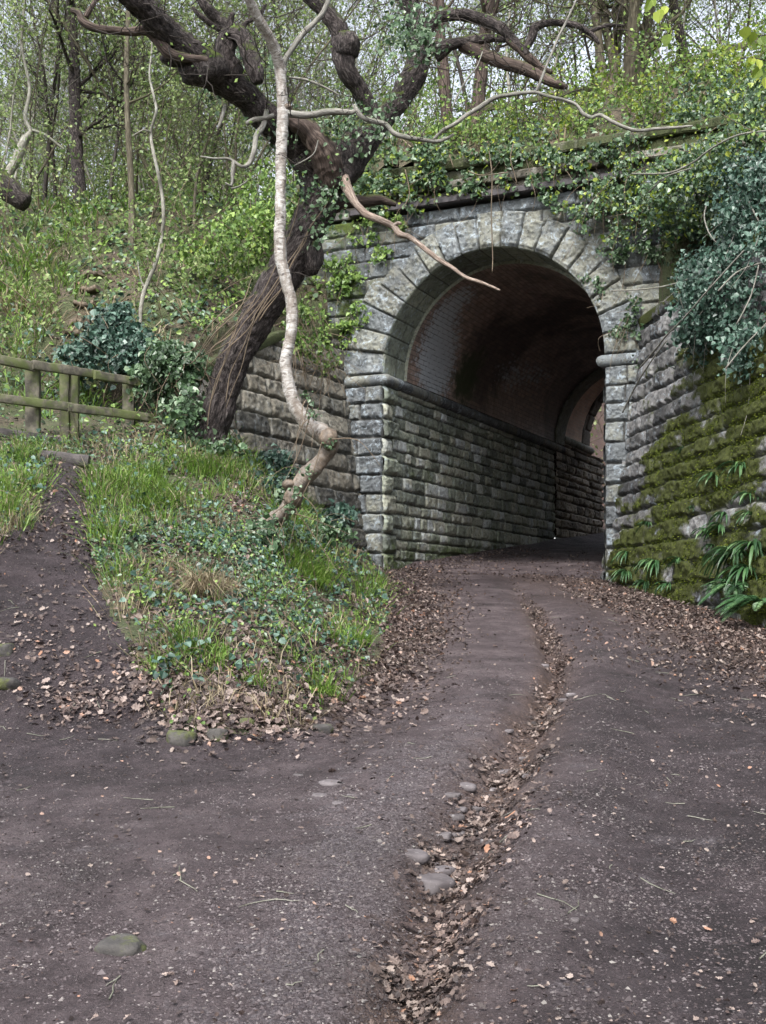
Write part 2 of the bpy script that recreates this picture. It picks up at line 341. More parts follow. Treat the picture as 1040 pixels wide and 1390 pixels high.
def brick_mat(name, c1, c2, mort, soot=1.):
    m, nt, b = nodes(name)
    uv0 = attr(nt, 'uvw').outputs['Vector']; dn = N(nt, 'ShaderNodeTexNoise', i_Scale=3.5, i_Detail=3.); nt.links.new(uv0, dn.inputs['Vector']); va = nt.nodes.new('ShaderNodeVectorMath'); va.operation = 'ADD'; nt.links.new(uv0, va.inputs[0]); nt.links.new(scaled(nt, dn.outputs['Color'], (.06, .03, 0.)), va.inputs[1]); uv = va.outputs[0]
    t = N(nt, 'ShaderNodeTexBrick', i_Scale=1.); nt.links.new(uv, t.inputs['Vector'])
    t.inputs['Brick Width'].default_value = .235; t.inputs['Row Height'].default_value = .078; t.inputs['Mortar Size'].default_value = .005; t.inputs['Mortar Smooth'].default_value = .2
    t.inputs['Bias'].default_value = -.1
    t.inputs['Color1'].default_value = (*c1, 1); t.inputs['Color2'].default_value = (*c2, 1); t.inputs['Mortar'].default_value = (*mort, 1)
    c = t.outputs['Color']
    if soot > 0:
        n = noise(nt, .8, 5, .62, uv, .4); so = attr(nt, 'soot').outputs['Fac']; wh = attr(nt, 'white').outputs['Fac']; gn = attr(nt, 'moss').outputs['Fac']
        c = mix(nt, mr(nt, noise(nt, 7, 4, .7, uv), .4, .62, 0, .6), c, mix(nt, 1., c, (.45, .4, .4), 'MULTIPLY'))
        c = mix(nt, mr(nt, mth(nt, 'ADD', n, mth(nt, 'MULTIPLY', so, .55)), .47, .74, .15, .95), c, mix(nt, 1., c, (.2, .19, .2), 'MULTIPLY'))
        c = mix(nt, mr(nt, mth(nt, 'ADD', noise(nt, 4, 5, .75, uv), mth(nt, 'MULTIPLY', gn, .5)), .75, .98), c, (.025, .038, .012))
        c = mix(nt, mr(nt, mth(nt, 'ADD', noise(nt, 9, 5, .8, uv), mth(nt, 'MULTIPLY', mth(nt, 'MULTIPLY', wh, .5), mth(nt, 'SUBTRACT', 1., mth(nt, 'MULTIPLY', t.outputs['Fac'], .45)))), .68, .84, 0, .85), c, (.5, .55, .6))
    else:
        c = mix(nt, mr(nt, noise(nt, 3, 5, .7), .4, .7, 0, .5), c, mix(nt, 1., c, (.5, .48, .45), 'MULTIPLY'))
    nt.links.new(c, b.inputs['Base Color']); b.inputs['Roughness'].default_value = .62
    inv = mth(nt, 'SUBTRACT', 1., t.outputs['Fac']); p = bump(nt, b, inv, 1., .008); bump(nt, b, noise(nt, 22, 6, .75), .9, .014, p); return m
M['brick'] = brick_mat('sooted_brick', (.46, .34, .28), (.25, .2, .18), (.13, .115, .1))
M['brick_lit'] = brick_mat('daylit_brick', (.72, .52, .38), (.6, .44, .33), (.7, .62, .52), 0.)  # paler brick: daylight from the far exit is put into the colour
def plain(name, c, rough=.7, n=10., amt=.5, bd=.003, metal=0., stretch=(1, 1, 1), green=0.):
    m, nt, b = nodes(name); v = scaled(nt, pos(nt), stretch)
    k = noise(nt, n, 5, .7, v); x = mix(nt, mr(nt, k, .35, .7), tuple(a*(1-amt) for a in c), tuple(min(1, a*(1+amt)) for a in c))
    if green > 0: x = mix(nt, mr(nt, noise(nt, 4, 4, .7), .42, .6, 0, green), x, (.075, .10, .02))
    nt.links.new(x, b.inputs['Base Color']); b.inputs['Roughness'].default_value = rough; b.inputs['Metallic'].default_value = metal
    bump(nt, b, k, .8, bd); return m
M['iron'] = plain('painted_iron', (.028, .022, .024), .5, 8, .5)
M['timber'] = plain('weathered_timber', (.10, .09, .068), .85, 9, .55, .006, 0, (1, 1, 1), .75)
M['timber_dark'] = plain('dark_timber', (.055, .048, .046), .85, 12, .5, .006)
M['earth_step'] = plain('earth_step', (.13, .10, .072), .9, 12, .5, .01)
M['white'] = plain('white_plate', (.6, .64, .68), .5, 20, .1)
# ================================================================ TERRAIN
A0 = np.array([.02, 19.7]); U2 = np.array([.9092, -.4163]); A2 = np.array([.4163, .9092])     # left arris of the portal, along the face, into the tunnel
U3 = np.array([*U2, 0]); A3 = np.array([*A2, 0]); Z3 = np.array([0, 0, 1.])
def fp(s, z, t=0.):                                # point on the portal face
    return np.array([A0[0]+U2[0]*s+A2[0]*t, A0[1]+U2[1]*s+A2[1]*t, z])
BL = np.array([-.2, 19.8]); DL = np.array([-.464, -.886]); NL = np.array([-.886, .464])
BR = np.array([3.33, 18.19]); DR = np.array([.101, -.995]); NR = np.array([.995, .101])
def plane(X, Y): return .102*Y
def yplane(py): return EYE/((py-HY)/F+.102)
def ppt(px, py): Y = yplane(py); return ((px-CX)/F*Y, Y, .102*Y)
class TPS:
    def __init__(s, pts, lam=1e-3):
        P = np.asarray(pts, float); n = len(P); s.c = P[:, :2]
        K = s.k(np.linalg.norm(P[:, None, :2]-P[None, :, :2], axis=-1))+lam*np.eye(n)
        B = np.concatenate([np.ones((n, 1)), P[:, :2]], 1)
        Mx = np.block([[K, B], [B.T, np.zeros((3, 3))]]); s.w = np.linalg.solve(Mx, np.concatenate([P[:, 2], np.zeros(3)]))
    def k(s, r): return np.where(r > 1e-9, r*r*np.log(np.maximum(r, 1e-9)), 0)
    def __call__(s, X, Y):
        X = np.asarray(X, float); Y = np.asarray(Y, float); sh = X.shape; X = X.ravel(); Y = Y.ravel()
        o = s.w[-3]+s.w[-2]*X+s.w[-1]*Y
        for (cx, cy), w in zip(s.c, s.w): o = o+w*s.k(np.hypot(X-cx, Y-cy))
        return o.reshape(sh)
def w3(l): return [tuple(Pt(*x)) for x in l]
common = w3([(0, 602, 13), (100, 592, 13.9), (180, 588, 14.3), (60, 615, 12.9), (235, 588, 14.6), (-150, 620, 12.2), (-400, 640, 11.5)])
Fp = [(x, y, .102*y) for y in (1, 3, 5, 7.) for x in (-6, -3, -1.5, 0, 1.5, 3.5, 7)]
Fp += [(x, y, .102*y) for y in (9., 11, 13, 15, 17, 20, 24) for x in (1.1, 2.2, 4, 6)]
Fp += [ppt(*q) for q in [(240, 1012), (180, 985), (110, 1000), (40, 1000), (320, 1010), (400, 1003), (450, 965), (502, 920), (527, 872), (545, 822), (560, 790)]]
Fp += w3([(350, 950, 7.5), (350, 900, 8.0), (350, 850, 8.7), (350, 800, 9.6), (345, 750, 10.8), (340, 700, 12), (320, 650, 13.1), (285, 608, 14),
          (265, 950, 7.35), (245, 900, 7.9), (200, 850, 8.6), (200, 780, 9.8), (200, 700, 11.5), (200, 640, 12.8), (450, 900, 9.0), (455, 850, 10.2),
          (455, 800, 12), (450, 765, 14), (470, 745, 16.5), (495, 770, 18.6), (400, 700, 13.6), (400, 800, 10.8), (340, 625, 15.6), (420, 690, 16.5), (300, 590, 15),
          (190, 925, 7.7), (20, 905, 7.85), (110, 860, 8.35), (150, 850, 8.45), (40, 800, 9.04), (135, 800, 9.04), (55, 750, 9.7), (120, 745, 9.7), (75, 700, 10.5), (112, 700, 10.5), (75, 650, 11.4), (115, 650, 11.4), (90, 628, 12),
          (0, 705, 9.9), (0, 640, 11.2), (-80, 760, 9), (-80, 650, 11.), (-200, 800, 8.6), (-500, 860, 7.6), (-500, 700, 10)])
Fp += common
Hp = common+w3([(-60, 450, 16), (0, 455, 16.4), (130, 452, 17), (250, 452, 17.2), (130, 385, 18.7), (0, 385, 18.3), (280, 385, 18.9), (110, 278, 22), (0, 288, 21.5), (250, 278, 22),
               (380, 300, 22), (-200, 300, 21), (-200, 500, 15), (200, 520, 15.6), (60, 520, 15.2), (340, 480, 16.6), (360, 430, 18)])
Hp += [(x, y, z) for y, z in ((27, 10.2), (34, 10.8), (60, 12.)) for x in (-30, -18, -8, -1)]
Hp += [(-1.1, 19, 5.75), (-1.9, 17.2, 5.3), (-2.5, 16, 4.7), (-1.4, 20.05, 5.9), (-2.0, 20.4, 7.0), (-3.0, 21.1, 8.2)]
Hp += [(A0[0]+U2[0]*s+A2[0]*.45, A0[1]+U2[1]*s+A2[1]*.45, 8.3) for s in (-2, -.5, 1, 2.5, 4, 5.5, 7)]
Hp += w3([(560, 195, 22), (700, 188, 21.6), (800, 178, 21.5), (900, 150, 22.5), (1000, 100, 24.), (850, 120, 25), (1100, 90, 25), (700, 165, 25), (560, 190, 26)])
Hp += [(x, y, z) for y, z in ((30, 12.4), (40, 12.6), (60, 13)) for x in (4, 12, 30)]
Hp += [(4.3, 17, 5.6), (5.2, 17, 7.4), (7, 17, 9.4), (4.5, 14, 5.6), (5.5, 14, 7.3), (8, 14, 9.6), (4.9, 11, 5.0), (6, 11, 6.4), (9, 11, 8.4), (5.3, 8, 3.4), (8, 8, 5.5), (12, 16, 11)]
tF, tH = TPS(Fp, .02), TPS(Hp, .08)
GP = np.array([ppt(*q) for q in [(545, 1400), (562, 1300), (600, 1190), (652, 1090), (692, 1020), (738, 950), (757, 905), (742, 870), (726, 835), (700, 800), (690, 780)]])
def gully_dx(X, Y): return X-np.interp(Y, GP[:, 1], GP[:, 0])
def weights(X, Y):
    rx, ry = X-A0[0], Y-A0[1]; s = rx*U2[0]+ry*U2[1]; tf = rx*A2[0]+ry*A2[1]
    w = sst(.36, .44, tf)
    t = (X-BL[0])*DL[0]+(Y-BL[1])*DL[1]; d = (X-BL[0])*NL[0]+(Y-BL[1])*NL[1]
    wid = .18+2.2*sst(4.0, 5.5, t)
    wl = np.clip((d-.6)/wid, 0, 1); wl = wl*wl*(3-2*wl)*sst(12.6, 14.2, Y)
    t = (X-BR[0])*DR[0]+(Y-BR[1])*DR[1]; d = (X-BR[0])*NR[0]+(Y-BR[1])*NR[1]
    wr = sst(.5, .66, d)
    w = np.maximum(np.maximum(w, wl), wr)
    notch = sst(12.34, 12.44, tf)*(1-sst(8., 8.5, np.abs(s-1.8)))*(1-sst(34, 38, tf))  # unseen cutting behind the exit, widened to let sky light into the far vault
    return w*(1-notch), s, tf
def in_poly(px, py, poly):
    r = np.zeros(np.shape(px), bool); n = len(poly)
    for i in range(n):
        x0, y0 = poly[i]; x1, y1 = poly[(i+1) % n]
        c = ((y0 > py) != (y1 > py)); r ^= c & (px < (x1-x0)*(py-y0)/((y1-y0) if y1 != y0 else 1e-9)+x0)
    return r
VEG = [(72, 640), (60, 660), (52, 700), (20, 722), (-60, 760), (-900, 800), (-900, 480), (560, 480), (500, 760), (520, 795), (527, 850), (512, 905), (470, 950), (405, 992), (320, 1002), (240, 1000),
       (208, 945), (178, 890), (150, 840), (132, 780), (124, 700), (118, 645), (120, 628), (60, 628)]
def ground_z(X, Y, fine=True):
    X = np.asarray(X, float); Y = np.asarray(Y, float)
    w, s, tf = weights(X, Y)
    zf = tF(X, Y); zf = np.where(Y > 19, plane(X, Y)+(zf-plane(X, Y))*(1-sst(19, 20.5, Y)), zf)
    zf = zf+(plane(X, Y)-zf)*sst(-.5, .4, X-np.interp(Y, [0, 8, 19], [0, .3, .8]))
    dx = gully_dx(X, Y); dx = dx+.05*n2(X, Y, 2.2, 2, 5)
    amp = sst(1, 3, Y)*(1-sst(9, 18, Y)*.75); gw = .075+.11*np.exp(-((Y-6)/2.2)**2)
    zf = zf-amp*.11*np.exp(-np.abs(dx/gw)**2.4)+amp*.085*np.exp(-((dx-.42)/.27)**2)+amp*.02*np.exp(-((dx+.5)/.3)**2)
    off = zf-plane(X, Y); mnd = sst(.05, .4, off)
    zf = zf+.03*n2(X, Y, .8, 2, 3)+(.012+.03*mnd)*n2(X, Y, 3.1, 3, 9)+mnd*.07*n2(X, Y, 1.4, 3, 11)
    if fine: zf = zf+.008*n2(X, Y, 11, 4, 21, .65)+.0035*n2(X, Y, 40, 2, 23)*sst(12, 6, Y)
    zh = tH(X, Y)+.3*n2(X, Y, .45, 3, 31)*sst(14.5, 17, Y)+.10*n2(X, Y, 2.1, 3, 33)
    return zf*(1-w)+zh*w
def gn(X, Y, e=.12):
    dx = (ground_z(X+e, Y, False)-ground_z(X-e, Y, False))/(2*e); dy = (ground_z(X, Y+e, False)-ground_z(X, Y-e, False))/(2*e)
    return norm(np.stack([-dx, -dy, np.ones_like(dx)], -1))
def spacing(a, b, f):
    r = [a]
    while r[-1] < b: r.append(r[-1]+f(r[-1]))
    return np.array(r)
Yr = spacing(1.7, 230, lambda y: .0052*y if y < 20 else (.012*y if y < 60 else .1*y))
ac = np.concatenate([-spacing(.37, 2.4, lambda x: .02+x*.05)[::-1], np.arange(-.365, .367, .003), spacing(.37, 2.4, lambda x: .02+x*.05)])
GY, GA = np.meshgrid(Yr, ac, indexing='ij'); GX = GA*GY
GZ = ground_z(GX, GY); W, Sx, Tf = weights(GX, GY)
def corners(a): return np.stack([a[:-1, :-1], a[1:, :-1], a[:-1, 1:], a[1:, 1:]], 0)
cw, cs, ct = corners(W), corners(Sx), corners(Tf)
mid = (cw.max(0)-cw.min(0)) > .001
portal = mid & (cs.max(0) > -.6) & (cs.min(0) < 4.1) & ((ct.min(0) > 10) | ((cs.min(0) > -1.2) & (cs.max(0) < 5))) & (ct.min(0) > -.2) & (ct.max(0) < 14)
keep = ~portal
PX, PY = CX+F*GX/GY, HY-F*(GZ-EYE)/GY
wob = 14*n2(GX, GY, 1.7, 3, 41)
veg = in_poly(PX+wob, PY+wob*.7, VEG) | (W > .5)
veg &= ~((W < .5) & (GX > .6))
vq = corners(veg.astype(float)).mean(0) > .5
d_r = (GX-BR[0])*NR[0]+(GY-BR[1])*NR[1]
gdx = gully_dx(GX, GY)
lit = np.exp(-np.abs(gdx/(.13+.09*np.exp(-((GY-6)/2.2)**2)))**2)*sst(18, 12, GY)*.8
lit = np.maximum(lit, sst(-2.1, -.2, d_r)*.7*sst(6, 9, GY))
slope_l = np.exp(-((PX-530-((PY-860)*-.25))/60)**2)*np.exp(-((PY-865)/80)**2)
lit = np.maximum(lit, slope_l*.9)
lit = np.clip(lit*(.75+.8*n2(GX, GY, 5, 3, 51)), 0, 1)
wet = np.clip(sst(-.2, -.9, GX)*sst(5.5, 7.5, GY)*1.0+sst(-2.6, -.8, d_r)*.6+.9*sst(.22, .7, GX/GY*3.)*sst(13, 8, GY)+.25*sst(-.7, -1.6, GX)*sst(4.5, 6, GY), 0, 1)  # darker left path, right foreground and foot of the right wall
wet = np.clip(wet+.25*n2(GX, GY, 1.6, 3, 61), 0, 1)
grit = np.clip(np.exp(-((gdx+.35)/.35)**2)*.8*sst(9, 6, GY)+.3*n2(GX, GY, 1.2, 2, 71), 0, 1)
G3 = np.stack([GX, GY, GZ], -1)
m = MB(); sheet(m, G3, keep & ~vq, litter=lit, wet=wet, grit=grit, flip=True); o = m.build('path', M['ground']); tag(o, kind='structure')
m = MB(); sheet(m, G3, keep & vq, flip=True); o = m.build('hillside', M['soil']); tag(o, kind='structure')
# floor of the tunnel
ss = np.arange(-.05, 3.65, .04); tt = np.arange(.1, 13.6, .05); TT, SS = np.meshgrid(tt, ss, indexing='ij')
X = A0[0]+U2[0]*SS+A2[0]*TT; Y = A0[1]+U2[1]*SS+A2[1]*TT
Z = plane(X, Y)+.03*n2(X, Y, .8, 2, 3)+.012*n2(X, Y, 3.1, 3, 9)+.008*n2(X, Y, 14, 3, 21, .6)-.002+(.10*np.exp(-(SS/.25)**2)+.1*np.exp(-((SS-3.58)/.25)**2))*sst(.1, 1.5, TT)
zfront = ground_z(X, Y); Z = Z+(zfront-Z-.003)*sst(.33, .12, TT)
m = MB(); sheet(m, np.stack([X, Y, Z], -1), litter=0*X, wet=np.clip(.25*n2(X, Y, 1.6, 3, 61)+.35*sst(1, 8, TT), 0, 1), grit=np.clip(.3*n2(X, Y, 1.2, 2, 71), 0, 1), flip=True); o = m.build('tunnel_floor_path', M['ground']); tag(o, kind='structure')  # floor colour darkens deeper into the tunnel

# ================================================================ MASONRY
def joints(lo, hi, a, b, rng):
    r = [lo-rng.uniform(0, b)]
    while r[-1] < hi+.5: r.append(r[-1]+rng.uniform(a, b))
    return np.array(r)
def masonry(U, V, P3, vs, blk, seed, jw=.010, bulge=.03, rough=.02, edge=.035, fixed=None, wb=1.):
    """U,V: grids (m) along and up the wall; P3: noise position. Returns height and per-vertex attributes of coursed rock-faced stone."""
    rng = np.random.default_rng(seed); vs = np.asarray(vs)
    Uw = U+.03*wb*fbm(P3*5, 3, seed); Vw = V+.02*wb*fbm(P3*3.3+9, 4, seed+1, .6)
    ci = np.clip(np.searchsorted(vs, Vw)-1, 0, len(vs)-2)
    h = np.zeros_like(U); d = np.minimum(Vw-vs[ci], vs[ci+1]-Vw); bid = np.zeros(U.shape, int); lu = np.zeros_like(U); base = 0
    for c in range(len(vs)-1):
        k = ci == c
        if not k.any(): continue
        js = np.sort(np.asarray(fixed[c % len(fixed)])) if fixed is not None else joints(U.min(), U.max(), blk[0], blk[1], rng)
        x = Uw[k]; b = np.clip(np.searchsorted(js, x)-1, 0, len(js)-2)
        d[k] = np.minimum(d[k], np.minimum(np.abs(x-js[b]), np.abs(js[b+1]-x))); bid[k] = base+b; lu[k] = (x-js[b])/(js[b+1]-js[b])-.5
        base += len(js)
    nb = base+1; tone = rng.random(nb)[bid]; off = rng.uniform(-.35, .6, nb)[bid]; tl = rng.uniform(-.5, .5, nb)[bid]
    tv = rng.uniform(-.5, .5, nb)[bid]; lv = (Vw-vs[ci])/(vs[ci+1]-vs[ci])-.5
    eb = rng.uniform(.5, 1.7, nb)[bid]; d = d+.014*fbm(P3*13, 3, seed+6); prof = sst(jw*.3, edge*eb, d)**.75
    Q = P3+np.stack([bid*3.1, bid*1.7, bid*.9], -1)
    n = fbm(Q*5, 5, seed+3, .65)*1.1+.5*(1-2*np.abs(fbm(Q*9, 4, seed+8, .65)))
    h = prof*(bulge*(1+off)+rough*n+bulge*.5*(lu*tl+lv*tv))-.012*(1-prof)+.004*fbm(P3*40, 2, seed+5)
    return h, dict(tone=tone, joint=1-sst(jw*.5, jw*1.6, d))
def mossf(P, base, seed=0): return np.clip(base+.35*fbm(P*1.4, 3, seed+70), 0, 1)

br = empty('railway_bridge', fp(1.79, 1.9), 'old stone railway bridge with a round arched tunnel through the bank', 'bridge')
N3 = -A3
SPR, RAD = 5.17, 1.79; C0 = fp(RAD, SPR)
# spandrel face
cv = np.array([4.4, 4.72, 5.02, 5.3, 5.6, 5.87, 6.15, 6.42, 6.7, 6.98, 7.22, 7.44, 7.66])
u = np.arange(-1.75, 8.0, .016); v = np.arange(4.42, 7.655, .014); VV, UU = np.meshgrid(v, u, indexing='ij')
P = A0[0]*0+np.stack([A0[0]+U2[0]*UU, A0[1]+U2[1]*UU, VV], -1)
h, at = masonry(UU, VV, P, cv, (.35, .8), 11, bulge=.022, rough=.022)
r = np.hypot(UU-RAD, VV-SPR)
k = ~((r < RAD+.3) | ((VV < SPR) & (UU > -.62) & (UU < 4.0)))[:-1, :-1]
at['moss'] = mossf(P, .08+.15*sst(7.3, 7.7, VV)+.25*sst(.6, -.5, UU)*sst(5, 6.5, VV))
# pale, dark or buff stones are the stones' own colours
at['tone'] = np.clip(at['tone']*.6+.27, 0, 1)
m = MB(); sheet(m, P+N3*h[..., None], k, **at); part(m, 'spandrel_wall', M['stone'], br)
# ring of voussoirs
NV = 19; rng = np.random.default_rng(5)
tj = np.linspace(0, math.pi, NV+1); tj[1:-1] += rng.uniform(-.012, .012, NV-1)
rout = RAD+np.where(np.minimum(np.arange(NV), NV-1-np.arange(NV)) < 4, .69, .50)+rng.uniform(-.04, .06, NV); rout[13:] = RAD+.5+rng.uniform(-.04, .05, NV-13)
th = np.linspace(0, math.pi, 470); rr = np.arange(RAD, RAD+.82, .013); RR, TH = np.meshgrid(rr, th, indexing='ij')
b = np.clip(np.searchsorted(tj, TH)-1, 0, NV-1); d = np.minimum(RR*np.minimum(np.abs(TH-tj[b]), np.abs(tj[b+1]-TH)), rout[b]-RR)
P = C0+U3*(-RR*np.cos(TH))[..., None]+Z3*(RR*np.sin(TH))[..., None]
Q = P+b[..., None]*3.3; d = d+.006*fbm(P*9, 2, 4)
prof = sst(.002, .03, d)**.7*(.55+.45*sst(0, .05, RR-RAD))
h = .02+prof*(.035+.03*rng.uniform(-.5, 1, NV)[b]+.05*fbm(Q*4.5, 5, 8, .65)+.018*(1-2*np.abs(fbm(Q*11, 3, 9))))-.03*(1-sst(0, .01, d))
keepv = ((rout[b]-RR) > -.012)[:-1, :-1] & ~((RR*np.cos(TH) > RAD+.7) | (-RR*np.cos(TH) > RAD+.53))[:-1, :-1]
m = MB(); sheet(m, P+N3*h[..., None], keepv, tone=np.clip(rng.random(NV)[b]*.4+.45, 0, 1), joint=1-sst(.004, .014, d), moss=mossf(P, .06)); part(m, 'arch_ring', M['stone'], br)
# stone soffit behind the ring
ts = np.arange(-.045, .80, .02); TS, TH = np.meshgrid(ts, th, indexing='ij'); b = np.clip(np.searchsorted(tj, TH)-1, 0, NV-1)
d = np.minimum(RAD*np.minimum(np.abs(TH-tj[b]), np.abs(tj[b+1]-TH)), np.abs(TS-.42)+.02*(b % 2))
P = C0+U3*(-RAD*np.cos(TH))[..., None]+Z3*(RAD*np.sin(TH))[..., None]+A3*TS[..., None]
rad3 = U3*(-np.cos(TH))[..., None]+Z3*(np.sin(TH))[..., None]
h = sst(0, .02, d)*(.012+.010*fbm(P*7+b[..., None], 3, 2))+.03*sst(-.02, -.045, TS)*-1
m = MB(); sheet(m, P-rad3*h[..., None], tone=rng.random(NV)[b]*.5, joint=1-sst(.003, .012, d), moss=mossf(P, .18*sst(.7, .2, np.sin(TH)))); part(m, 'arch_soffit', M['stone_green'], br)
# brick vault
def vault(name, R0, spr, t0, t1, mat, step=.04, lit=False):
    th = np.linspace(0, math.pi, 200); ts = np.arange(t0, t1+.001, step); TS, TH = np.meshgrid(ts, th, indexing='ij')
    rad3 = U3*(-np.cos(TH))[..., None]+Z3*(np.sin(TH))[..., None]
    P = fp(RAD, spr)+rad3*R0+A3*TS[..., None]
    h = .012*fbm(P*2, 3, 7)+.008*fbm(P*9, 3, 8)
    arc = R0*TH; uvw = np.stack([TS, arc, 0*TS], -1)
    def bl(t, a, rt, ra): return np.exp(-((TS-t)/rt)**2-((arc-a)/ra)**2)
    white = np.clip(1.2*bl(1.9, .5, .8, .7)+.7*bl(1.3, 1.5, .5, .6)+.5*bl(5.5, .9, 1.2, .5)+.4*bl(7, 1.2, 1, .4), 0, 1)
    moss = np.clip(1.2*bl(3.4, .5, .8, .7)+.5*bl(.9, .3, .4, .5), 0, 1)
    soot = np.clip(.9*bl(4.2, 1.2, 1.2, .9)+.8*bl(9, .8, 1.2, 1.2)+.3*bl(5, 2.8, 4, .8), 0, 1)-.6*bl(6.6, .7, 1.2, .8)-.35*bl(2.5, 2.2, 1.2, .7)
    m = MB(); sheet(m, P-rad3*h[..., None], uvw=uvw, white=white, moss=moss, soot=soot); part(m, name, mat, br)
    # end faces of the brick ring
    th2 = th; m = MB(); r2 = np.array([R0-.012, R0+.12]); RR, T2 = np.meshgrid(r2, th2, indexing='ij')
    P = fp(RAD, spr)+U3*(-RR*np.cos(T2))[..., None]+Z3*(RR*np.sin(T2))[..., None]+A3*(t0+.004)
    sheet(m, P, tone=.6+0*RR, joint=0*RR, moss=.25+0*RR); part(m, 'ring_end', M['stone_green'], br)
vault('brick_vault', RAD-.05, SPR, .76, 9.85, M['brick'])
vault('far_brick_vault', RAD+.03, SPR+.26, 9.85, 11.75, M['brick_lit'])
# dark closing ring above the first vault's far end, and exit ring of stones
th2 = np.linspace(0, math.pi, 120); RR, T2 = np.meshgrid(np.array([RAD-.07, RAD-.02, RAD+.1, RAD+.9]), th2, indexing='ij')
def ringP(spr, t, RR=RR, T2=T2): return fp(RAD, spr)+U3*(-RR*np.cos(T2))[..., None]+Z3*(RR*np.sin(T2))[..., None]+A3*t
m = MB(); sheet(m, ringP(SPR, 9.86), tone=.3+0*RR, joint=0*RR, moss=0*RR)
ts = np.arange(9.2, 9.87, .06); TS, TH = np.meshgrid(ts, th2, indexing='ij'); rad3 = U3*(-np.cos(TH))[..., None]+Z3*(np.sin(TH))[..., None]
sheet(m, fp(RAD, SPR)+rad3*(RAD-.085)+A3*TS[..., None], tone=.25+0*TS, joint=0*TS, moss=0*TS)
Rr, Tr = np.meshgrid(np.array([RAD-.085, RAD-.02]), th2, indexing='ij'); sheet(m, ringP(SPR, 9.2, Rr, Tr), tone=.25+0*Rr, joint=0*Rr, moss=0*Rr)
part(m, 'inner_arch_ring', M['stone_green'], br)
NE = 15; te = np.linspace(0, math.pi, NE+1); ts = np.arange(11.75, 12.36, .03); th3 = np.linspace(0, math.pi, 300); TS, TH = np.meshgrid(ts, th3, indexing='ij'); b = np.clip(np.searchsorted(te, TH)-1, 0, NE-1)
d = RAD*np.minimum(np.abs(TH-te[b]), np.abs(te[b+1]-TH)); tb = 11.75+.18*(b % 2); rad3 = U3*(-np.cos(TH))[..., None]+Z3*(np.sin(TH))[..., None]
P = fp(RAD, SPR+.26)+rad3*(RAD+.03)+A3*TS[..., None]; h = sst(0, .03, np.minimum(d, np.abs(TS-tb)))*(.03+.02*fbm(P*6+b[..., None], 3, 5))*(TS > tb)
m = MB(); sheet(m, P-rad3*h[..., None], tone=rng.random(NE)[b]*.5+.4, joint=1-sst(.005, .02, d), moss=mossf(P, 0)); part(m, 'exit_arch_ring', M['stone_buff'], br)
RRx, T2x = np.meshgrid(np.array([RAD+.02, RAD+.6]), th2, indexing='ij'); m = MB(); sheet(m, ringP(SPR+.26, 12.34, RRx, T2x), tone=.5+0*RRx, joint=0*RRx, moss=0*RRx); part(m, 'exit_face', M['stone'], br)

# piers beside the opening
pc = np.array([1.35, 1.66, 1.98, 2.31, 2.63, 2.95, 3.26, 3.56, 3.87, 4.16, 4.45, 4.71, 4.985])
def pier(u0, u1, fixed, seed):
    u = np.arange(u0, u1+.001, .012); v = np.arange(1.4, 4.985, .012); VV, UU = np.meshgrid(v, u, indexing='ij')
    P = np.stack([A0[0]+U2[0]*UU, A0[1]+U2[1]*UU, VV], -1)
    h, at = masonry(UU, VV, P, pc, (.3, .7), seed, jw=.012, bulge=.03, rough=.035, edge=.035, fixed=fixed)
    h = h+.055; e = np.minimum(UU-u0, u1-UU); h = h-.05*(1-sst(0, .035, e))
    at['moss'] = mossf(P, .05+.35*sst(2.9, 2.0, VV)); at['tone'] = np.clip(at['tone']*.45+.3, 0, 1)
    m = MB(); sheet(m, P+N3*h[..., None], **at); return m
m = pier(-.717, .0, [[-.717, -.72+.33, 0], [-.717, 0.], [-.717, -.46, 0], [-.717, -.02+.02], [-.717, -.4, 0], [-.717, -.3, 0]], 21); part(m, 'pier', M['stone'], br)
m = pier(3.58, 4.125, [[3.58, 3.58+.31, 4.125], [3.58, 3.92, 4.125], [3.58, 4.12, 4.13], [3.58, 3.87, 4.125], [3.58, 3.94, 4.125]], 22); part(m, 'pier', M['stone'], br)
# side walls inside
def side(s0, sgn, t0, t1, z1, seed, mat, bulge=.02, rough=.02, name='side_wall', step=.02, courses=None):
    if courses is None:
        cs = [1.2]; rg = np.random.default_rng(seed)
        while cs[-1] < z1: cs.append(cs[-1]+rg.uniform(.165, .235))
    else: cs = courses
    t = np.arange(t0, t1+.001, step); v = np.arange(1.5, z1, .016); VV, TT = np.meshgrid(v, t, indexing='ij')
    P = np.stack([A0[0]+U2[0]*s0+A2[0]*TT, A0[1]+U2[1]*s0+A2[1]*TT, VV], -1)
    h, at = masonry(TT, VV, P, cs, (.22, .6), seed, jw=.01, bulge=bulge, rough=rough)
    if t0 <= 0:                                     # quoins of the arris
        hq, aq = masonry(TT, VV, P, pc, (.3, .5), seed+50, jw=.014, bulge=.04, rough=.035, edge=.05, fixed=[[-.2, .27, 3], [-.2, .45, 3]])
        qi = np.clip(np.searchsorted(pc, VV)-1, 0, 20); lim = np.where(qi % 2 == 0, .27, .45); kq = TT < lim
        h = np.where(kq, hq+.008, h)
        for key in at: at[key] = np.where(kq, aq[key], at[key])
        h = h-.05*(1-sst(t0, t0+.035, TT)) if t0 < 0 else h*.4
    at['moss'] = mossf(P, (.22+.3*sst(3.2, 2.2, VV)-.2*sst(3, 8, TT)) if sgn > 0 else 0*VV, seed)
    m = MB(); sheet(m, P+U3*sgn*h[..., None], flip=sgn < 0, **at); part(m, name, mat, br)
side(0., 1, -.055, 9.3, 4.985, 31, M['stone_green']); side(3.58, -1, .0, 9.3, 4.985, 33, M['stone'], .012, .012, step=.03)
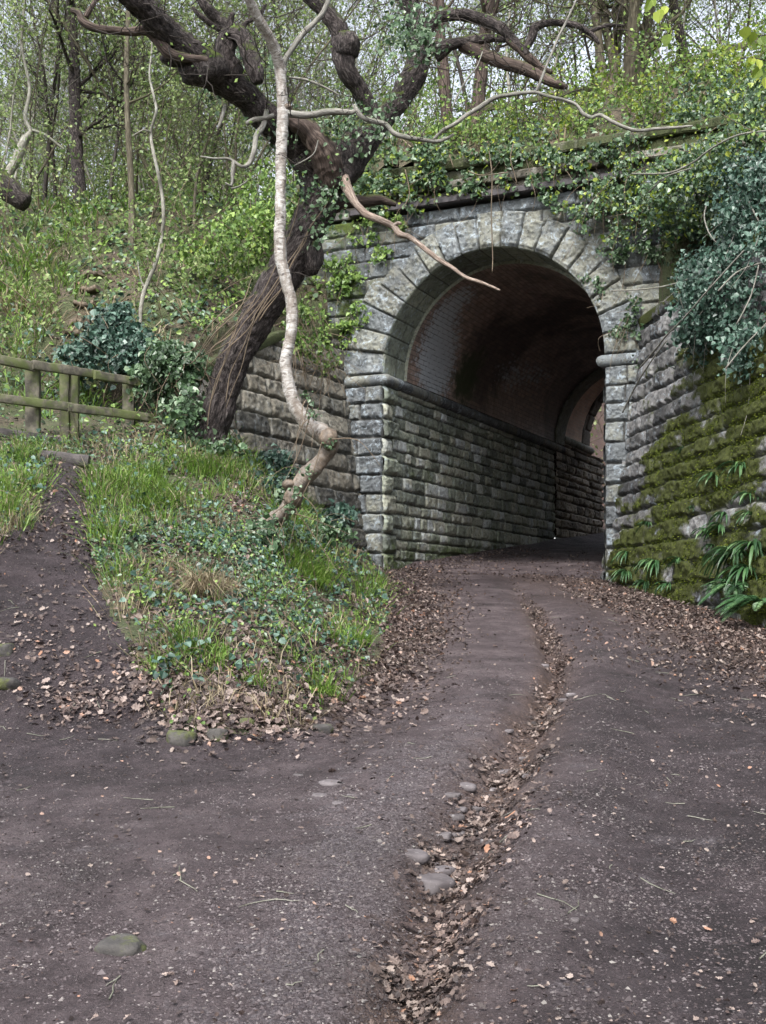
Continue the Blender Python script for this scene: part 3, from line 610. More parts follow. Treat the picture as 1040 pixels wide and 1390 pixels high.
side(0., 1, 9.3, 13.6, 5.24, 35, M['stone_far'], .035, .045, 'far_side_wall'); side(3.58, -1, 9.3, 13.2, 5.24, 36, M['stone_buff'], .03, .03, 'far_side_wall', .03)
# moulded impost: a swept band with a rounded nose
def band(path, prof, name, mat, seed, amp=.008, nrm=None, moss=.2, tone=.5, bl=.6, smooth=True):
    """path (n,3); prof list of (out, up); nrm (n,3) outward"""
    path = np.asarray(path); n = len(path); pf = np.asarray(prof); k = len(pf)
    P = path[:, None]+nrm[:, None]*pf[None, :, 0, None]+Z3*pf[None, :, 1, None]
    L = np.concatenate([[0], np.cumsum(np.linalg.norm(np.diff(path, axis=0), axis=1))]); bi = (L/bl+.3*np.sin(L)).astype(int); fr = np.abs(((L/bl+.3*np.sin(L)) % 1)-.5)
    rg = np.random.default_rng(seed); tn = rg.random(bi.max()+2)
    jt = sst(.485, .497, fr)
    P = P+nrm[:, None]*(amp*2.2*fbm(P*4, 3, seed)+amp*fbm(P*14, 3, seed+1)-.02*jt[:, None])[..., None]+Z3*(amp*fbm(P*5, 3, seed+2))[..., None]
    m = MB(); sheet(m, P, tone=np.repeat(np.clip(tn[bi]*.5+tone-.25, 0, 1)[:, None], k, 1), joint=np.repeat(jt[:, None], k, 1), moss=mossf(P, moss, seed))
    return part(m, name, mat, br, smooth)
prof = [(-.1, 0), (.04, .0), (.085, .02), (.11, .06), (.115, .10), (.10, .14), (.06, .175), (-.08, .195)]
def impost(s0, s1, ta, tb, z, seed, name='impost', mat='stone', left=True):
    if left:
        pts = [fp(s, z) for s in np.arange(-.717, -.03, .02)]+[fp(0, z, t) for t in np.arange(.02, tb, .025)]
        nn = [N3]*len(np.arange(-.717, -.03, .02))+[U3]*len(np.arange(.02, tb, .025)); i = len(np.arange(-.717, -.03, .02))
    else:
        pts = [fp(3.58, z, t) for t in np.arange(tb, .02, -.025)]+[fp(s, z) for s in np.arange(3.62, 4.13, .02)]
        i = len(np.arange(tb, .02, -.025)); nn = [-U3]*i+[N3]*(len(pts)-i)
    nn = np.array(nn, float); corner = norm(nn[0]+nn[-1])*1.38
    pts.insert(i, (fp(0, z) if left else fp(3.58, z))); nn = np.insert(nn, i, corner, 0)
    band(pts, prof, name, M[mat], seed, nrm=nn, moss=.15)
impost(0, 0, 0, 9.86, 4.98, 41); impost(0, 0, 0, 9.86, 4.98, 42, left=False)
for s0, sg in ((0., 1), (3.58, -1)):
    t = np.arange(9.86, 12.4, .03); t = t if sg > 0 else t[::-1]
    band([fp(s0, 5.24, x) for x in t], prof, 'far_impost', M['stone_green'], 43, nrm=np.array([U3*sg]*len(t)))
# string course in dark iron, and stepped parapet bands
def bx(s0, s1, z0, z1, out, name, mat, seed, amp, moss, tone, drop=0.):
    s = np.arange(s0, s1, .03); pf = [(-.4, 0), (out*.6, 0), (out-.015, .004), (out, .02), (out, z1-z0-.025), (out-.02, z1-z0), (-.5, z1-z0+.01)]
    return band([fp(x, z0+drop*(x-s0)) for x in s], pf, name, mat, seed, amp, nrm=np.array([N3]*len(s)), moss=moss, tone=tone, bl=1.1, smooth=False)
bx(-.55, 4.0, 7.685, 7.80, .17, 'iron_rail', M['iron'], 52, .003, 0, .5)
bx(-1.6, 8, 7.70, 7.93, .0, 'parapet_course', M['stone_buff'], 53, .012, .35, .5)
bx(-1.6, 8, 7.93, 8.06, .10, 'parapet_course', M['stone_buff'], 54, .012, .3, .7)
bx(-1.6, 8, 8.06, 8.25, -.04, 'parapet_course', M['stone_buff'], 55, .012, .5, .5)
bx(-1.6, 8, 8.25, 8.40, .04, 'parapet_coping', M['stone_buff'], 56, .015, .55, .6)
# wing walls
def wing(B, D, side_u, T, ztop, seed, mat, name, label, sgn, mossfn, blk=(.3, .7), step=.018, hs=(.2, .31), bulge=.035, rough=.04):
    rg = np.random.default_rng(seed); cs = [.2]
    while cs[-1] < 6.4: cs.append(cs[-1]+rg.uniform(*hs))
    z0 = 1.2; t = np.arange(-.25, T, step); v = np.arange(z0 if sgn > 0 else .4, 6.2, .018); VV, TT = np.meshgrid(v, t, indexing='ij')
    D3 = np.array([*D, 0]); base = np.array([*B, 0.])
    P = base+D3*TT[..., None]+(U3*side_u)*(.142*(VV-2.0))[..., None]+Z3*VV[..., None]
    nrm = -norm(np.cross(D3, U3*side_u*.142+Z3))*sgn
    h, at = masonry(TT, VV, P, cs, blk, seed, bulge=bulge, rough=rough, edge=.038, wb=2.)
    zt = np.interp(TT, [x[0] for x in ztop], [x[1] for x in ztop])
    kp = (VV < zt)[:-1, :-1]; at['moss'] = mossfn(TT, VV, P); at['joint'] = np.maximum(at['joint'], 0)
    h = h+.05*np.clip(at['moss']-.35, 0, 1)*(1+fbm(P*12, 3, 9))
    w = empty(name, base+Z3*2., label, 'wall'); m = MB(); sheet(m, P+nrm*h[..., None], kp, flip=sgn < 0, **at); part(m, 'stonework', mat, w)
    # flat coping behind the top edge
    tt = np.arange(-.25, T, .05); z = np.interp(tt, [x[0] for x in ztop], [x[1] for x in ztop])
    e = base+D3*tt[:, None]+(U3*side_u)*(.142*(z-2.0))[:, None]+Z3*z[:, None]
    rows = np.stack([e+nrm*.07-Z3*.14, e+nrm*.09-Z3*.02, e+nrm*.06+Z3*.02, e-nrm*.5+Z3*.03], 0); rows = rows+.012*fbm(rows*4, 3, 3)[..., None]
    m = MB(); sheet(m, rows, flip=sgn < 0, tone=np.full(rows.shape[:2], .5), joint=np.zeros(rows.shape[:2]), moss=mossf(rows, .6)); part(m, 'coping', mat, w)
    return w
wing(BL, DL, -1, 4.4, [(0, 5.93), (2, 5.5), (4.4, 4.5)], 61, M['stone_buff'], 'wing_wall', 'buff stone wing wall left of the arch, half hidden behind the leaning oak', 1,
     lambda T, V, P: np.clip(mossf(P, .1)+.9*sst(2.55, 2.2, V+.25*T-.1*fbm(P*2, 2, 1)), 0, 1), blk=(.4, .85), hs=(.24, .34), bulge=.025, rough=.03)
def rmoss(T, V, P):
    b = .12+.55*sst(4.4, 2.5, V-.28*T)*sst(.3, 1.9, T+sst(3.0, 2., V)*1.5)
    return np.clip(b+1.05*fbm(P*np.array([1.5, 1.5, 3.2]), 5, 77, .6), 0, 1)
wing(BR, DR, 1, 11, [(0, 5.65), (6, 5.6), (9, 4.2), (11, 3.)], 62, M['stone_dark'], 'wing_wall', 'mossy dark stone wing wall with ferns right of the arch', -1, rmoss, blk=(.22, .55), hs=(.2, .29))
def on_wing(px, py, right=True):
    B, D, su = (BR, DR, 1.) if right else (BL, DL, -1.)
    a = (px-CX)/F; b = (HY-py)/F        # X=aY, z=EYE+bY
    Mx = np.array([[D[0], U2[0]*.142*su, -a], [D[1], U2[1]*.142*su, -1.], [0, 1., -b]]); rhs = np.array([-B[0]+2*U2[0]*.142*su, -B[1]+2*U2[1]*.142*su, EYE])
    t, z, Y = np.linalg.solve(Mx, rhs); return np.array([a*Y, Y, z])
WN = norm(np.cross(np.array([*DR, 0]), U3*.142+Z3))
def on_face(px, py, off=0.):
    a = (px-CX)/F; b = (HY-py)/F; A = A0-A2*off
    s = (a*A[1]-A[0])/(U2[0]-a*U2[1]); Y = A[1]+U2[1]*s
    return np.stack([a*Y, Y, EYE+b*Y], -1)
# ================================================================ TREES
def ridge(seed, amp, burl=.12, lump=1.):
    def f(P, cy, r, th):
        g = 1-1.6*np.abs(fbm(cy*np.array([24, 24, 8.])+seed+.35*fbm(cy*9, 2, 3)[..., None], 3, seed, .6))
        n = fbm(P*2.6+seed, 3, seed+1)*burl*lump+fbm(P*8, 3, seed+2)*burl*.45
        return r*n+amp*(g-.6)+amp*.8*fbm(P*30, 3, seed+4)
    return f
def limb(mb, pts, seed=0, sides=20, step=.05, amp=.012, burl=.12, **at):
    """pts: (px, py, Y, radius px)"""
    P = np.array([Pt(a, b, y) for a, b, y, _ in pts]); r = .92*np.array([q/F*y for _, _, y, q in pts])
    P, r = resample(P, r, step)
    P = P+.25*r[:, None]*np.stack([fbm(P*3+k*7, 2, seed+k) for k in range(3)], -1)
    tube(mb, P, r, sides, True, ridge(seed, amp, burl) if amp else None, **at); return P, r
def burl(mb, c, r, seed, sq=(1, 1, 1), sides=18, amp=.25):
    th = np.linspace(0, math.pi, sides); ph = np.linspace(0, 2*math.pi, sides*2); A, B = np.meshgrid(th, ph, indexing='ij')
    n = np.stack([np.sin(A)*np.cos(B), np.sin(A)*np.sin(B), np.cos(A)], -1); q = 1+amp*fbm(n*1.6+seed, 4, seed)+.10*fbm(n*7+seed, 3, seed)
    P = np.asarray(c)+n*q[..., None]*r*np.array(sq); sheet(mb, P, cyl=n*r)
def twigs(mb, root, d, L, r, depth, rng, leafpts=None, up=.25, wig=.5, kids=(3, 5), segs=6, sides=4, tone=None):
    pts = [np.asarray(root, float)]; d = norm(d)
    for i in range(segs):
        d = norm(d+rng.normal(0, wig*.35, 3)+np.array([0, 0, up*.12])); pts.append(pts[-1]+d*L/segs)
    pts = np.array(pts); rad = np.linspace(r, r*.45, segs+1); tube(mb, pts, rad, sides, False)
    if depth == 0:
        if leafpts is not None: leafpts.append(pts[2:])
        return
    for k in range(rng.integers(*kids)+1):
        i = rng.integers(max(1, segs//3), segs+1); a = norm(pts[min(i, segs)]-pts[max(i-1, 0)])
        o = norm(np.cross(a, rng.normal(0, 1, 3))); dd = norm(a*rng.uniform(.4, 1)+o*rng.uniform(.5, 1.)+np.array([0, 0, up*.4]))
        twigs(mb, pts[i], dd, L*rng.uniform(.45, .75), r*rng.uniform(.4, .62), depth-1, rng, leafpts, up, wig, kids, max(3, segs-1), max(3, sides-1))

# ---- the old leaning oak
base = Pt(284, 606, 14.0)
oak = empty('oak_tree', base, 'huge dark leaning oak with twisted mossy limbs, growing beside the fence end', 'tree')
t = MB()
limb(t, [(272, 640, 14, 34), (281, 608, 14, 29), (290, 575, 14, 23), (303, 530, 14, 22), (320, 485, 14, 23), (339, 445, 14, 24), (363, 405, 14, 26), (387, 370, 14, 27), (405, 335, 14, 26), (420, 300, 14, 26), (432, 268, 14, 29), (442, 238, 14, 34), (440, 205, 14, 28)], 1, 56, .03, .03, .07)
burl(t, Pt(423, 348, 13.95), 19/F*14, 2, (.8, .9, 1.5)); burl(t, Pt(450, 225, 13.9), 36/F*14, 3, (1.15, .8, 1)); burl(t, Pt(455, 240, 13.8), 22/F*14, 4)
for x, y, rr in ((262, 575, 9), (300, 600, 9), (268, 600, 12), (312, 560, 5)): burl(t, Pt(x, y, 13.95), rr/F*14, int(x), (.8, .8, 2.2))
part(t, 'trunk', M['oak'], oak)
t = MB(); limb(t, [(448, 232, 14, 30), (420, 215, 13.9, 27), (398, 192, 13.8, 24), (368, 163, 13.6, 22), (335, 135, 13.4, 20), (302, 110, 13.2, 23), (272, 85, 13, 24), (242, 55, 12.8, 20), (212, 28, 12.6, 19), (182, -2, 12.4, 18), (158, -30, 12.2, 16)], 11, 44, .03, .026, .1)
burl(t, Pt(276, 92, 13.), 27/F*13, 12, (1.2, 1, .9)); burl(t, Pt(310, 96, 13.15), 20/F*13, 13); burl(t, Pt(240, 80, 12.9), 14/F*13, 15, (1.6, 1, .8))
part(t, 'limb', M['oak'], oak)
t = MB(); limb(t, [(303, 92, 13.1, 17), (308, 62, 13.1, 15), (312, 42, 13.1, 13), (296, 28, 13.1, 9), (280, 8, 13, 7), (266, -14, 13, 6)], 21, 28, .03, .016, .12)
limb(t, [(305, 52, 13.1, 11), (325, 48, 13, 12), (338, 68, 12.9, 13), (347, 92, 12.8, 13), (352, 112, 12.8, 8)], 22, 28, .03, .016, .12)
limb(t, [(300, 40, 13.1, 5), (283, 30, 13.05, 4), (270, 20, 13, 3.5), (262, 10, 13, 3)], 23, 12, .03, .004, .2); limb(t, [(325, 45, 13, 5), (335, 30, 13, 3.5), (352, 22, 13, 3), (360, 5, 13, 2.5)], 24, 12, .03, .004, .2)
limb(t, [(311, 50, 13, 7), (312, 30, 13, 5), (316, 16, 12.95, 3)], 25, 12, .03, .004, .2)
part(t, 'limb', M['oak'], oak)
t = MB(); limb(t, [(448, 228, 14, 34), (470, 214, 14.05, 31), (494, 190, 14.1, 25), (514, 170, 14.2, 19), (533, 148, 14.3, 15), (548, 125, 14.4, 16), (562, 98, 14.5, 17), (570, 70, 14.5, 16), (571, 45, 14.5, 15), (560, 15, 14.5, 14), (548, -20, 14.5, 13)], 31, 40, .03, .024, .1)
limb(t, [(514, 172, 14.2, 14), (498, 140, 14.1, 12), (487, 118, 14., 12), (472, 95, 13.9, 14), (466, 70, 13.9, 18), (462, 45, 13.9, 15), (448, 22, 13.9, 13), (425, 0, 13.9, 11), (400, -22, 13.9, 10)], 33, 32, .03, .018, .12)
burl(t, Pt(470, 62, 13.85), 19/F*14, 34)
part(t, 'limb', M['oak'], oak)
t = MB(); limb(t, [(568, 62, 14.5, 15), (582, 34, 14.5, 12), (600, 22, 14.5, 9), (625, 20, 14.4, 8.5), (655, 26, 14.4, 9), (680, 38, 14.3, 9), (694, 54, 14.3, 8), (712, 68, 14.2, 5), (716, 76, 14.2, 3)], 41, 24, .03, .01, .2)
limb(t, [(590, 68, 14.5, 16), (612, 60, 14.4, 9), (640, 56, 14.4, 8), (668, 52, 14.3, 6), (686, 54, 14.3, 5)], 42, 18, .03, .008, .2)
limb(t, [(714, 66, 14.2, 5.5), (722, 52, 14.2, 6.5), (726, 38, 14.2, 7), (742, 31, 14.2, 5.5), (765, 31, 14.2, 5), (782, 34, 14.1, 4.5), (796, 42, 14.1, 4), (808, 52, 14.1, 3.2), (813, 60, 14.1, 2)], 43, 16, .03, .006, .2)
limb(t, [(797, 44, 14.1, 3.5), (812, 38, 14.1, 3), (828, 34, 14.1, 3), (847, 35, 14.1, 2)], 44, 10, .03, .004, .2)
part(t, 'mossy_branch', M['oak'], oak)
t = MB(); limb(t, [(628, 60, 14.45, 12), (652, 72, 14.4, 10), (680, 85, 14.3, 10), (708, 92, 14.25, 10), (734, 104, 14.2, 8.5), (755, 114, 14.1, 7), (770, 119, 14.1, 3)], 45, 20, .03, .01, .22)
limb(t, [(688, 52, 14.3, 6), (705, 66, 14.25, 7), (722, 82, 14.2, 7), (738, 95, 14.2, 5), (750, 98, 14.2, 3)], 46, 14, .03, .008, .25)
part(t, 'broken_branch', M['torn'], oak)
t = MB(); limb(t, [(282, 82, 12.85, 7), (262, 79, 12.8, 7), (242, 77, 12.75, 7), (226, 70, 12.7, 8), (212, 52, 12.7, 8), (198, 42, 12.7, 7.5), (178, 43, 12.7, 6.5), (155, 41, 12.7, 6.5), (130, 38, 12.7, 6), (114, 30, 12.7, 6.5), (106, 18, 12.7, 5.5), (96, 14, 12.7, 4)], 51, 20, .02, .008, .22)
limb(t, [(116, 24, 12.7, 4.5), (124, 10, 12.7, 3.5), (136, -8, 12.7, 3)], 52, 10, .03, .004, .2)
part(t, 'dead_branch', M['torn'], oak)
t = MB(); limb(t, [(388, 163, 13.6, 12), (410, 172, 13.5, 14), (428, 188, 13.55, 17), (440, 208, 13.6, 20), (448, 236, 13.7, 22), (452, 262, 13.8, 10)], 61, 28, .025, .035, .2)
part(t, 'torn_stump', M['torn'], oak)
t = MB(); rg = np.random.default_rng(14); lp = []
for x, y, Y, n in ((420, 210, 13.9, 3), (360, 155, 13.5, 4), (300, 100, 13.1, 5), (240, 55, 12.8, 5), (190, 5, 12.4, 4), (305, 50, 13, 4), (345, 90, 12.8, 3), (275, 5, 13, 3), (480, 100, 14, 4), (465, 50, 13.9, 5), (430, 5, 13.9, 4), (500, 185, 14.1, 3), (560, 95, 14.4, 4), (572, 45, 14.5, 4), (555, 5, 14.5, 5), (620, 20, 14.4, 6), (680, 40, 14.3, 6), (700, 92, 14.2, 5), (650, 72, 14.4, 4), (740, 32, 14.2, 5), (790, 42, 14.1, 5), (765, 118, 14.1, 4), (845, 35, 14.1, 3), (130, 38, 12.7, 3), (180, 43, 12.7, 3), (405, 330, 13.8, 2)):
    for k in range(n): twigs(t, Pt(x+rg.normal(0, 10), y+rg.normal(0, 3), Y-.1), rg.normal(0, 1, 3)+np.array([.15, -.2, .25]), rg.uniform(.45, 1.15), .007, 2, rg, lp, .15, .8, (1, 3), 6, 4)
part(t, 'fine_twigs', M['dark_twig'], oak)
q = np.concatenate(lp); q = q[rg.random(len(q)) < .3]; t = MB(); small_leaves(t, q+rg.normal(0, .03, q.shape), rg.uniform(.025, .055, len(q)), rg); part(t, 'foliage', M['fresh'], oak, False)
t = MB(); limb(t, [(466, 240, 13.75, 9), (473, 258, 13.6, 7), (484, 278, 13.5, 5.5), (498, 291, 13.4, 5.8), (518, 300, 13.3, 5.2), (535, 308, 13.3, 4.8), (543, 318, 13.2, 5), (556, 322, 13.2, 4), (572, 334, 13.1, 3.8), (592, 350, 13, 3.6), (612, 362, 12.9, 3.2), (632, 376, 12.8, 2.6), (655, 384, 12.7, 2.2), (679, 394, 12.6, 1.2)], 71, 12, .025, .003, .16)
limb(t, [(534, 310, 13.3, 3.5), (540, 303, 13.25, 3), (545, 304, 13.2, 2)], 72, 8, .02, .002, .1)
part(t, 'bare_branch', M['dead'], oak)
t = MB(); limb(t, [(452, 280, 14.1, 11), (474, 274, 14.1, 10), (495, 273, 14.1, 8), (515, 271, 14.1, 7), (538, 278, 14.1, 3)], 75, 16, .03, .01, .22)
part(t, 'mossy_stub', M['torn'], oak)
t = MB(); rg = np.random.default_rng(4)                # small dead branchlets below the left limb
for pts in ([(306, 142, 13.2, 3), (302, 158, 13.1, 3), (296, 176, 13.1, 1.5)],
            [(362, 150, 13.3, 3.5), (358, 170, 13.2, 4), (348, 185, 13.1, 4), (345, 205, 13, 4), (338, 222, 13, 3.5), (328, 226, 12.9, 2.5), (312, 216, 12.9, 2), (290, 215, 12.8, 1.5), (272, 212, 12.8, 1)],
            [(334, 168, 13.2, 3.5), (345, 162, 13.2, 4), (360, 160, 13.2, 3.5), (372, 156, 13.2, 3)],
            [(317, 218, 12.9, 2.5), (316, 235, 12.9, 3), (314, 252, 12.9, 2), (306, 248, 12.85, 1.2)], [(314, 256, 12.9, 1.8), (325, 253, 12.9, 1.6), (336, 245, 12.9, 1)],
            [(392, 105, 13.3, 1.5), (415, 108, 13.3, 2), (440, 118, 13.3, 1.8), (462, 130, 13.3, 1)], [(400, 225, 13., 1), (425, 210, 12.9, 1), (432, 190, 12.9, .8)]):
    limb(t, pts, int(pts[0][0]), 8, .04, .002, .12)
part(t, 'dead_twigs', M['grey_twig'], oak)
# vine roots climbing the trunk
t = MB()
for k in range(6):
    q = rg.uniform(0, 1); pts = []; off = rg.uniform(-30, 22); Lq = rg.uniform(.3, .8)
    for f in np.linspace(q*.5, min(1, q*.5+Lq), 9):
        y = 620-f*390; xc = np.interp(-y, [-612, -530, -445, -370, -300, -238], [283, 300, 336, 384, 418, 442]); w = 28
        off += rg.normal(0, 3.5); o = np.clip(off, -34, 26); pts.append((xc+o, y, 14-math.sqrt(max(0, 1-min(1, abs(o)/34)**2))*31/F*14*1.02-.02, rg.uniform(.5, 1.)))
    limb(t, pts, k+200, 5, .05, 0)
part(t, 'climbing_vines', M['tan_stem'], oak)
t = MB()                                                 # fan of pale roots and stems left of the trunk
for k in range(9):
    a = rg.uniform(0, 1); x0, y0 = 352-a*26+rg.normal(0, 5), 395+a*20+rg.normal(0, 8); x1, y1 = 258+a*40+rg.normal(0, 12), 452+a*40+rg.normal(0, 14); cc = rg.uniform(-18, 8)
    limb(t, [(x0, y0, 13.6, .6), (x0*.7+x1*.3+rg.normal(0, 6), y0*.7+y1*.3+cc*.7+rg.normal(0, 4), 13.5, .9), (x0*.35+x1*.65+rg.normal(0, 6), y0*.35+y1*.65+cc+rg.normal(0, 5), 13.5, .8), (x1+rg.normal(0, 7), y1+8, 13.7, .6), (x1-rg.uniform(-10, 14), y1+rg.uniform(5, 20), 13.9, .4)], k+300, 5, .06, 0)
fan = empty('root_tangle', Pt(330, 470, 13.8), 'fan of pale tangled bramble stems hanging left of the oak trunk', 'brambles'); part(t, 'stems', M['tan_stem'], fan)

# ---- the crooked birch in front of it
birch = empty('birch_tree', Pt(330, 735, 12), 'crooked pale birch rooted in the bank, its trunk kinked in front of the arch', 'tree')
t = MB(); Yb = 11.6
lo = [(262, 760, 12.2, 9), (300, 748, 12, 12), (335, 728, 11.9, 14), (362, 712, 11.8, 15), (382, 698, 11.7, 12), (395, 680, 11.65, 11), (402, 663, 11.6, 12), (414, 648, 11.6, 12), (430, 632, 11.6, 11.5), (444, 615, 11.6, 11.5), (450, 602, 11.6, 12), (445, 592, 11.6, 9)]
hi = [(446, 600, 11.6, 12), (436, 587, 11.6, 15), (422, 579, 11.6, 13), (409, 565, 11.6, 11.5), (400, 549, 11.6, 10.5), (394, 530, 11.6, 10), (390, 508, 11.6, 9.5), (388, 488, 11.6, 9.5), (393, 464, 11.6, 9.5), (397, 440, 11.6, 9.2), (396, 412, 11.6, 9.2), (390, 387, 11.6, 9.5), (382, 356, 11.6, 9), (380, 320, 11.6, 8.8), (381, 285, 11.6, 8.8), (381, 235, 11.6, 8.8), (383, 192, 11.6, 8.6), (384, 150, 11.6, 8.6), (382, 118, 11.6, 8.4), (381, 90, 11.6, 9.5)]
def limbo(pts, old, seed, **k):
    P = np.array([Pt(a, b, y) for a, b, y, _ in pts]); r = .86*np.array([q/F*y for _, _, y, q in pts]); P, r = resample(P, r, .02)
    P = P+.15*r[:, None]*np.stack([fbm(P*4+j*7, 2, seed+j) for j in range(3)], -1)
    m2 = MB(); tube(m2, P, r, 32, True, ridge(seed, .008, k.get('b', .2))); n = m2.n; m2.a['old'] = [(0, old(np.concatenate(m2.v)))]; t.merge(m2)
limbo(lo, lambda v: np.clip(.75+.3*fbm(v*3, 2, 3), 0, 1), 81, b=.28)
limbo(hi, lambda v: sst(3.6, 3.0, v[:, 2])*.55*np.clip(.8+.8*fbm(v*6, 2, 3), 0, 1), 83)
for c, rr, sq in ((Pt(393, 658, 11.58), 8, (1.3, 1, .9)), (Pt(446, 596, 11.5), 14, (.9, 1, 1)), (Pt(388, 146, 11.6), 7, (1.3, 1, .8)), (Pt(398, 676, 11.6), 13, (1, 1, 1))):
    m2 = MB(); burl(m2, c, rr/F*11.6, int(rr), sq); m2.a['old'] = [(0, np.full(m2.n, .9))]; t.merge(m2)
part(t, 'trunk', M['birch'], birch)
t = MB()
limbo([(381, 95, 11.6, 9), (372, 66, 11.5, 8.5), (362, 45, 11.4, 8.5), (351, 25, 11.3, 8.5), (340, 2, 11.2, 8.5), (330, -25, 11.1, 8)], lambda v: np.full(len(v), .15), 85)
part(t, 'stem', M['birch'], birch)
t = MB(); limb(t, [(382, 92, 11.6, 4.5), (390, 76, 11.6, 4.5), (402, 58, 11.6, 4.2), (413, 44, 11.6, 4.2), (428, 30, 11.6, 3.8), (440, 15, 11.6, 3.6), (450, -8, 11.6, 3.2)], 87, 12, .04, .003, .1); part(t, 'branch', M['grey_twig'], birch)
t = MB(); limb(t, [(386, 152, 11.6, 5), (405, 156, 11.6, 5), (425, 156, 11.6, 5), (442, 152, 11.6, 5.2), (460, 152, 11.6, 5), (478, 153, 11.6, 3.4), (484, 149, 11.6, 2.5)], 88, 14, .03, .003, .14)
limb(t, [(480, 143, 11.6, 3.5), (490, 158, 11.6, 4), (505, 164, 11.6, 4), (524, 168, 11.6, 3.6), (534, 180, 11.6, 4), (550, 186, 11.6, 3.6), (568, 189, 11.6, 3.2), (592, 192, 11.6, 3), (606, 188, 11.6, 2.6), (616, 182, 11.6, 2)], 89, 12, .03, .002, .12)
limb(t, [(588, 190, 11.6, 2.2), (600, 178, 11.6, 3), (618, 168, 11.5, 3.3), (634, 156, 11.5, 3.4), (652, 145, 11.5, 3.5), (672, 133, 11.5, 3.2), (702, 127, 11.4, 3), (726, 125, 11.4, 2.6), (742, 130, 11.4, 2.2), (768, 136, 11.4, 2), (782, 142, 11.4, 2.2), (792, 155, 11.4, 3), (804, 160, 11.4, 2.6), (814, 156, 11.4, 2.6), (834, 167, 11.3, 3), (862, 177, 11.3, 2.6), (892, 175, 11.3, 2.2), (920, 173, 11.3, 2), (940, 171, 11.3, 1.3)], 90, 10, .03, .002, .12)
limb(t, [(728, 125, 11.4, 2), (734, 110, 11.4, 2.2), (741, 92, 11.4, 2), (748, 75, 11.4, 1.9), (758, 50, 11.4, 1.8), (770, 27, 11.4, 1.6), (784, -4, 11.4, 1.4)], 91, 8, .04, .001, .1)
limb(t, [(614, 150, 11.5, 1), (620, 132, 11.5, 1.5), (634, 108, 11.5, 1.5), (648, 90, 11.5, 1), (655, 70, 11.5, .8)], 92, 6, .05, .001, .1)
part(t, 'bough', M['grey_twig'], birch)
t = MB(); rg = np.random.default_rng(9); lp = []
for x, y, n in ((400, 158, 3), (470, 152, 3), (520, 168, 5), (560, 188, 6), (600, 180, 4), (640, 152, 4), (700, 127, 4), (750, 132, 3), (800, 158, 4), (370, 60, 2), (412, 44, 3), (382, 130, 3), (384, 210, 2), (740, 90, 3), (860, 176, 2)):
    for k in range(n): twigs(t, Pt(x+rg.normal(0, 8), y, 11.5), rg.normal(0, 1, 3)+np.array([.3, 0, .6]), rg.uniform(.25, .6), .004, 1, rg, lp, .3, .6, (1, 4), 6, 4)
part(t, 'twigs', M['dark_twig'], birch)
t = MB(); q = np.concatenate(lp); q = q[rg.random(len(q)) < .35]; small_leaves(t, q+rg.normal(0, .02, q.shape), rg.uniform(.02, .045, len(q)), rg); part(t, 'foliage', M['fresh'], birch, False)
t = MB(); q = np.array([Pt(rg.normal(x, s), rg.normal(y, s), 13.3+rg.normal(0, .2)) for x, y, s, n in ((368, 60, 8, 60), (300, 85, 12, 160), (470, 150, 22, 220), (560, 20, 22, 500), (520, 140, 18, 130), (430, 300, 12, 60), (400, 240, 14, 80), (370, 150, 18, 150), (440, 262, 18, 140), (455, 232, 14, 90), (285, 95, 14, 90), (320, 60, 14, 90)) for _ in range(n)])
q[:, 1] = q[:, 1]+.4
d = rg.normal(0, .5, q.shape)+np.array([0, -.3, -.6]); leaves(t, q, d, rg.normal(0, .5, q.shape)+np.array([0, -1, .5]), rg.uniform(.035, .07, len(q)), .4, .38, rng=rg)
part(t, 'clinging_ivy', M['ivy'], oak, False)

# ---- trees of the wood on the bank: a few kinds, then copies
def wood_tree(name, H, r, lean, mat, rng, nl, label, group, crook=.3, fork=False, lsz=.07, lmat='woodleaf', depth=2, kids=(2, 4)):
    e = empty(name, (0, 0, 0), label, 'tree', group); t = MB(); lp = []
    def stem(root, H, r, lean, s0):
        n = 14; pts = [np.array(root, float)]; d = norm(np.array([lean[0], lean[1], 1.]))
        for i in range(n): d = norm(d+rng.normal(0, crook*.16, 3)*[1, 1, .3]+np.array([0, 0, .04])); pts.append(pts[-1]+d*H/n)
        P, rr = resample(np.array(pts), np.linspace(r, r*.3, n+1)*np.concatenate([[1.5, 1.1], np.ones(n-1)]), .18 if r > .06 else .3)
        tube(t, P, rr, 12 if r > .06 else 6, True, ridge(s0, .006, .16) if r > .06 else None)
        for k in range(int(nl*H/8)):
            f = rng.uniform(.18, 1.); i = int(f*(len(P)-1)); twigs(t, P[i], np.array([*rng.normal(0, 1, 2), rng.uniform(.3, 1.2)]), rng.uniform(.5, 1.)*H*.24*(1.1-f*.6), rr[i]*.42, depth, rng, lp, .5, .55, kids, 7, 4)
        return P
    P = stem((0, 0, -.3), H, r, lean, 5)
    if fork:
        for k in range(fork): stem((rng.normal(0, r*1.2), rng.normal(0, r*1.2), -.3), H*rng.uniform(.7, 1), r*rng.uniform(.5, .9), (lean[0]+rng.normal(0, .25), lean[1]+rng.normal(0, .2)), 7+k)
    o = t.build('trunk', mat, e); m = MB(); q = np.concatenate(lp); q = np.repeat(q, 2, 0); q = q+rng.normal(0, .11, q.shape); q = q[rng.random(len(q)) < np.clip(1.1-1.5*q[:, 2]/H, .1, 1)]; small_leaves(m, q, rng.uniform(.5, 1.2, len(q))*lsz, rng)
    m.build('crown', M[lmat], e, False); return e
WG = 'slender trees crowding the wood along the top of the bank'
WL = 'slender young tree with bare twigs and pale spring leaves in the wood behind'
rg = np.random.default_rng(21); protos = []
